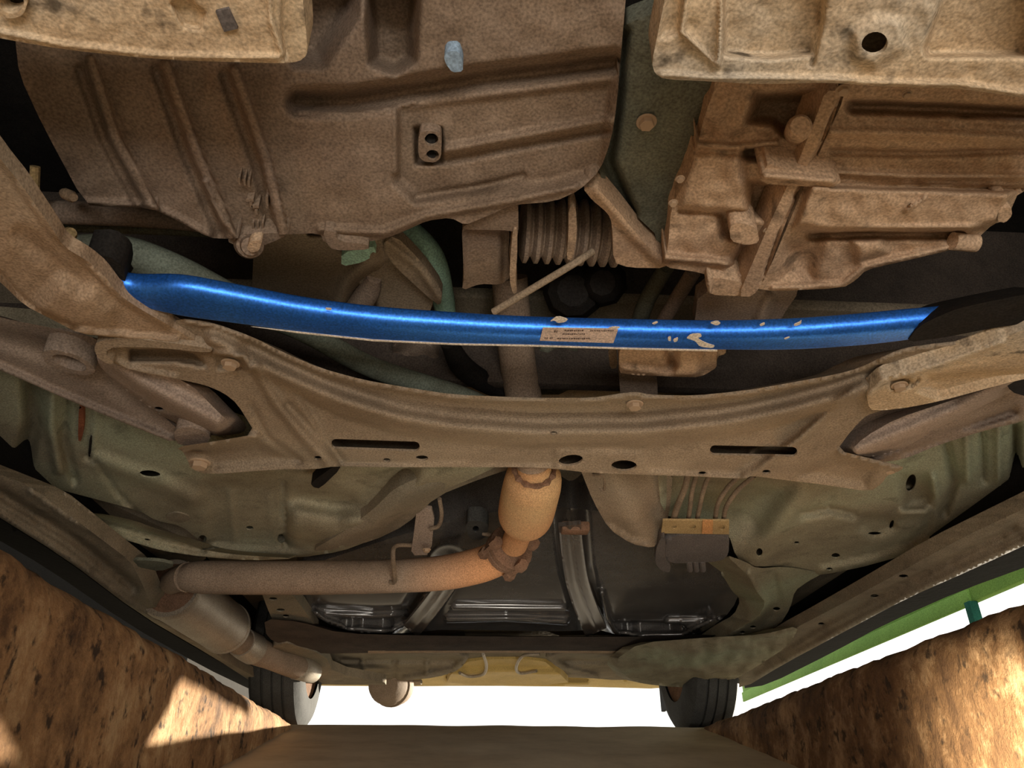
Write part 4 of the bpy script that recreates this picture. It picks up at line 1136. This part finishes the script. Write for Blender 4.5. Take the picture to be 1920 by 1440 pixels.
# ================================================================== small gear between engine and bar
st = thing('anti_roll_bar', 'grey-green curved anti-roll bar behind the left end of the blue bar', 'anti-roll bar', ph(350, 500, 0.52))
tube('bar', [(90, 475, 0.53, 24), (150, 468, 0.53, 28), (235, 480, 0.53, 38), (330, 518, 0.53, 40), (430, 562, 0.53, 32), (560, 615, 0.53, 22), (700, 690, 0.53, 20), (860, 740, 0.53, 18), (960, 785, 0.53, 18)], 'teal', st, n=20)
tube('end_link', [(170, 500, 0.50, 22), (215, 500, 0.49, 24), (240, 515, 0.485, 16)], 'dark', st, n=14)
tr = thing('tie_rod', 'dull horizontal tie rod between oil pan and side arm', 'tie rod', ph(260, 405, 0.60))
tube('rod', [(40, 395, 0.60, 18), (110, 398, 0.60, 22), (200, 402, 0.60, 21), (330, 415, 0.60, 16), (460, 430, 0.60, 16)], 'arm', tr, n=16)
tube('lower_rod', [(90, 425, 0.62, 9), (300, 432, 0.62, 9), (460, 440, 0.62, 9)], 'grey', tr, n=12)
bt = thing('grease_nipple', 'small ochre knob beside the left side arm', 'knob', ph(128, 440, 0.50))
rod('knob', ph(118, 448, 0.50), ph(134, 436, 0.49), rp(440, 0.5, 13), 'brass', bt, n=12, prof=[(0, 0.8), (0.2, 1), (0.8, 1), (1, 0.7)])
bt = thing('grease_nipple', 'small pale knob above the tie rod end', 'knob', ph(132, 368, 0.57))
rod('knob', ph(120, 362, 0.58), ph(138, 370, 0.56), rp(368, 0.57, 11), 'bolt', bt, n=12, prof=[(0, 0.8), (0.2, 1), (0.8, 1), (1, 0.7)])
rod('stud', ph(66, 312, 0.60), ph(64, 370, 0.58), rp(340, 0.59, 9), 'brass', bt, n=10)
lb = thing('engine_block', 'brown engine block casting between oil pan and blue bar', 'engine block', ph(600, 520, 0.62))
sheet('block', [(478, 440), (560, 420), (720, 430), (740, 470), (700, 520), (650, 560), (640, 610), (470, 610), (474, 500)], [(480, 460, 0.59), (700, 470, 0.59), (560, 600, 0.63)], 'frame', lb,
      feats=[('line', [(700, 480), (650, 530), (630, 590)], 26, -0.02), ('poly', [(570, 425), (608, 425), (606, 440), (580, 440)], 0.03, 6)], thick=0.08, step=10)
sheet('block_foot', [(672, 500), (720, 470), (790, 500), (815, 560), (800, 600), (680, 610)], 0.60, 'frame', lb, feats=[('line', [(690, 540), (700, 600)], 14, 0.02)], thick=0.06, step=10)
tube('drain_elbow', [(668, 580, 0.60, 22), (690, 548, 0.60, 22), (702, 520, 0.60, 14)], 'arm', lb, n=14)
gp = thing('coolant_pipe', 'pale mint green painted pipe behind the oil pan', 'pipe', ph(790, 490, 0.61))
tube('pipe', [(720, 420, 0.64, 34), (760, 450, 0.63, 40), (800, 495, 0.62, 38), (830, 560, 0.62, 22), (838, 610, 0.62, 18)], 'mint', gp, n=20)
sheet('support_web', [(715, 460), (740, 440), (790, 490), (830, 545), (826, 575), (800, 555), (740, 500)], 0.585, 'frame', gp, feats=[('line', [(725, 455), (790, 505), (826, 560)], 14, -0.008)], thick=0.015, step=9)
hp = thing('gusset', 'small grey-green gusset under the oil pan', 'gusset', ph(680, 470, 0.58))
sheet('web', [(640, 475), (700, 460), (706, 476), (680, 492), (640, 500)], 0.575, 'mint', hp, thick=0.03, step=9)
mb = thing('engine_mount', 'tan channel-shaped engine mount bracket above the blue bar', 'mount', ph(915, 470, 0.50))
sheet('channel', [(866, 428), (880, 418), (950, 424), (956, 440), (952, 470), (958, 520), (938, 534), (900, 532), (866, 545), (870, 520), (868, 480)], [(900, 430, 0.525), (900, 540, 0.53), (950, 480, 0.53)], 'alloy', mb, feats=[('line', [(866, 430), (870, 520)], 8, -0.006), ('line', [(948, 440), (948, 530)], 14, 0.014), ('line', [(868, 428), (950, 430)], 6, -0.008)], thick=0.03, step=8)
sheet('top_flange', [(866, 426), (900, 410), (965, 384), (972, 386), (972, 440), (965, 442), (962, 432), (872, 430)], 0.515, 'alloy', mb, thick=0.02, step=8)
sheet('side_flange', [(962, 430), (970, 430), (970, 480), (966, 520), (970, 548), (962, 552), (955, 525), (958, 470)], 0.512, 'bolt', mb, thick=0.03, step=7)
bo = thing('ribbed_boot', 'ribbed rubber boot between engine mount and dust cover', 'boot', ph(1070, 440, 0.58))
prf = []
for i in range(9):
    t0 = i / 9
    prf += [(t0, 0.80), (t0 + 0.035, 1.0), (t0 + 0.07, 1.0), (t0 + 0.10, 0.80)]
rod('bellows', ph(976, 430, 0.60), ph(1165, 440, 0.60), rp(435, 0.6, 62), 'arm', bo, n=28, prof=prf + [(1, 0.78)])
sheet('clamp', [(1066, 390), (1080, 388), (1082, 440), (1074, 488), (1062, 486), (1066, 440)], 0.535, 'bolt', bo, thick=0.02, step=7, label='pale clamp band')
lv = tube('shift_rod', [(925, 585, 0.50, 7), (1000, 540, 0.51, 7), (1080, 492, 0.52, 7), (1110, 472, 0.54, 7)], 'frame', None, n=10)
tag(lv, 'thin tan rod slanting up from the blue bar to the ribbed boot', 'rod')
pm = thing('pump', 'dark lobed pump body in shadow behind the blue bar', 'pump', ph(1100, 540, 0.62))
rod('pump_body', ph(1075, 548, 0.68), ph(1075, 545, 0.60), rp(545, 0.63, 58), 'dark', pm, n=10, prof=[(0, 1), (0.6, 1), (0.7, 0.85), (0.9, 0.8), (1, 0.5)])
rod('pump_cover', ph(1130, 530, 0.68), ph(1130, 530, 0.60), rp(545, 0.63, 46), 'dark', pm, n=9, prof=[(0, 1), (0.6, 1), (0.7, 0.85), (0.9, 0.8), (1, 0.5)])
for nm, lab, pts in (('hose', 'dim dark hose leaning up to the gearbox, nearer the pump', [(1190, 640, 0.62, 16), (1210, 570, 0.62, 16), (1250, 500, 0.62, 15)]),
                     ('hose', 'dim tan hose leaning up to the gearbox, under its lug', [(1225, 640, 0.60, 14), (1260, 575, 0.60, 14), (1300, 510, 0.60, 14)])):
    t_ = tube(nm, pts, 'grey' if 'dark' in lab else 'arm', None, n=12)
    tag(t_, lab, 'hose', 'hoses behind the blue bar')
# steering gear seen between the bar and the subframe
sg = thing('steering_rack', 'tan cast steering rack housing below the middle right of the blue bar', 'steering rack', ph(1250, 680, 0.48))
sheet('housing', [(1162, 650), (1200, 648), (1320, 648), (1345, 652), (1342, 690), (1320, 704), (1300, 708), (1165, 702), (1160, 690)], 0.478, 'gear', sg, feats=[('line', [(1255, 650), (1262, 680)], 16, 0.012), ('poly', [(1270, 650), (1316, 652), (1310, 700), (1268, 700)], -0.012, 10), ('line', [(1170, 690), (1240, 700), (1300, 704)], 10, -0.006)], thick=0.02, step=8)
sheet('end_cap', [(1322, 652), (1362, 654), (1360, 664), (1345, 668), (1343, 692), (1322, 696)], 0.486, 'gear', sg, thick=0.03, step=7)
sheet('ear', [(1140, 655), (1156, 650), (1158, 690), (1144, 692)], 0.50, 'frame', sg, thick=0.03, step=7)
sheet('neck', [(1160, 700), (1232, 704), (1234, 760), (1165, 760)], 0.51, 'arm', sg, thick=0.03, step=9)
gt = thing('gear_linkage', 'dim cluster of linkage levers behind the middle of the blue bar', 'linkage', ph(900, 690, 0.58))
sheet('lever', [(735, 640), (800, 640), (830, 680), (835, 730), (800, 735), (740, 690)], 0.60, 'arm', gt, feats=[('noise', 0.01, 0.04)], thick=0.04, step=10)
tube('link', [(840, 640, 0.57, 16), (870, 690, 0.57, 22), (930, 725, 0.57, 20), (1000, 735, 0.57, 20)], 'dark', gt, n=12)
sheet('lever', [(1010, 640), (1080, 640), (1090, 700), (1060, 740), (1000, 740)], 0.62, 'grey', gt, feats=[('noise', 0.01, 0.04)], thick=0.04, step=10)

# ================================================================== brake lines, bracket and clip
lines = (((1292, 880), (1284, 915), (1270, 950), (1262, 978)), ((1308, 882), (1298, 918), (1294, 950), (1290, 978)), ((1332, 886), (1320, 915), (1312, 950), (1306, 980)), ((1388, 890), (1364, 915), (1346, 945), (1340, 980)), ((1414, 892), (1384, 918), (1362, 950), (1356, 980)))
labs = ('leftmost of the thin brake lines entering the tan bracket', 'second thin brake line from the left above the tan bracket', 'middle thin brake line above the tan bracket', 'fourth thin brake line from the left above the tan bracket', 'rightmost of the thin brake lines above the tan bracket')
for pl, lab in zip(lines, labs):
    t_ = tube('brake_line', [(a, b, 0.515 - 0.00012 * (b - 880), 6 if 'leftmost' in lab else 4.5) for a, b in pl], 'line', None, n=10)
    tag(t_, lab, 'brake line', 'brake lines above the bracket')
br = thing('line_bracket', 'tan metal bracket strip with holes and an orange tab', 'bracket', ph(1305, 988, 0.49))
sheet('strip', [(1243, 976), (1367, 977), (1367, 1002), (1240, 1000)], 0.492, 'brass', br, holes=[('e', 1264, 988, 5, 4), ('e', 1299, 988, 6, 5), ('e', 1353, 989, 6, 5)], thick=0.004, step=8, smooth=0)
sheet('tab', [(1318, 977), (1337, 977), (1336, 1001), (1316, 1001)], 0.489, 'orange', br, thick=0.003, step=8, smooth=0, label='small orange tab')
cl = thing('line_clip', 'dark grey plastic line clip hanging under the tan bracket', 'clip', ph(1305, 1030, 0.49))
sheet('clip_body', [(1246, 1004), (1368, 1005), (1366, 1040), (1352, 1052), (1300, 1056), (1256, 1056), (1244, 1040)], [(1300, 1005, 0.497), (1300, 1055, 0.485), (1360, 1030, 0.491)], 'clip', cl, thick=0.03, step=9)
sheet('clip_hook', [(1238, 1010), (1248, 1006), (1246, 1046), (1258, 1060), (1256, 1074), (1240, 1070), (1228, 1056), (1230, 1030)], 0.482, 'clip', cl, thick=0.02, step=7)
for u_ in (1292, 1304, 1316):
    rod('clip_stub', ph(u_, 1050, 0.49), ph(u_ + 2, 1068, 0.484), rp(1060, 0.487, 6), 'clip', cl, n=10)
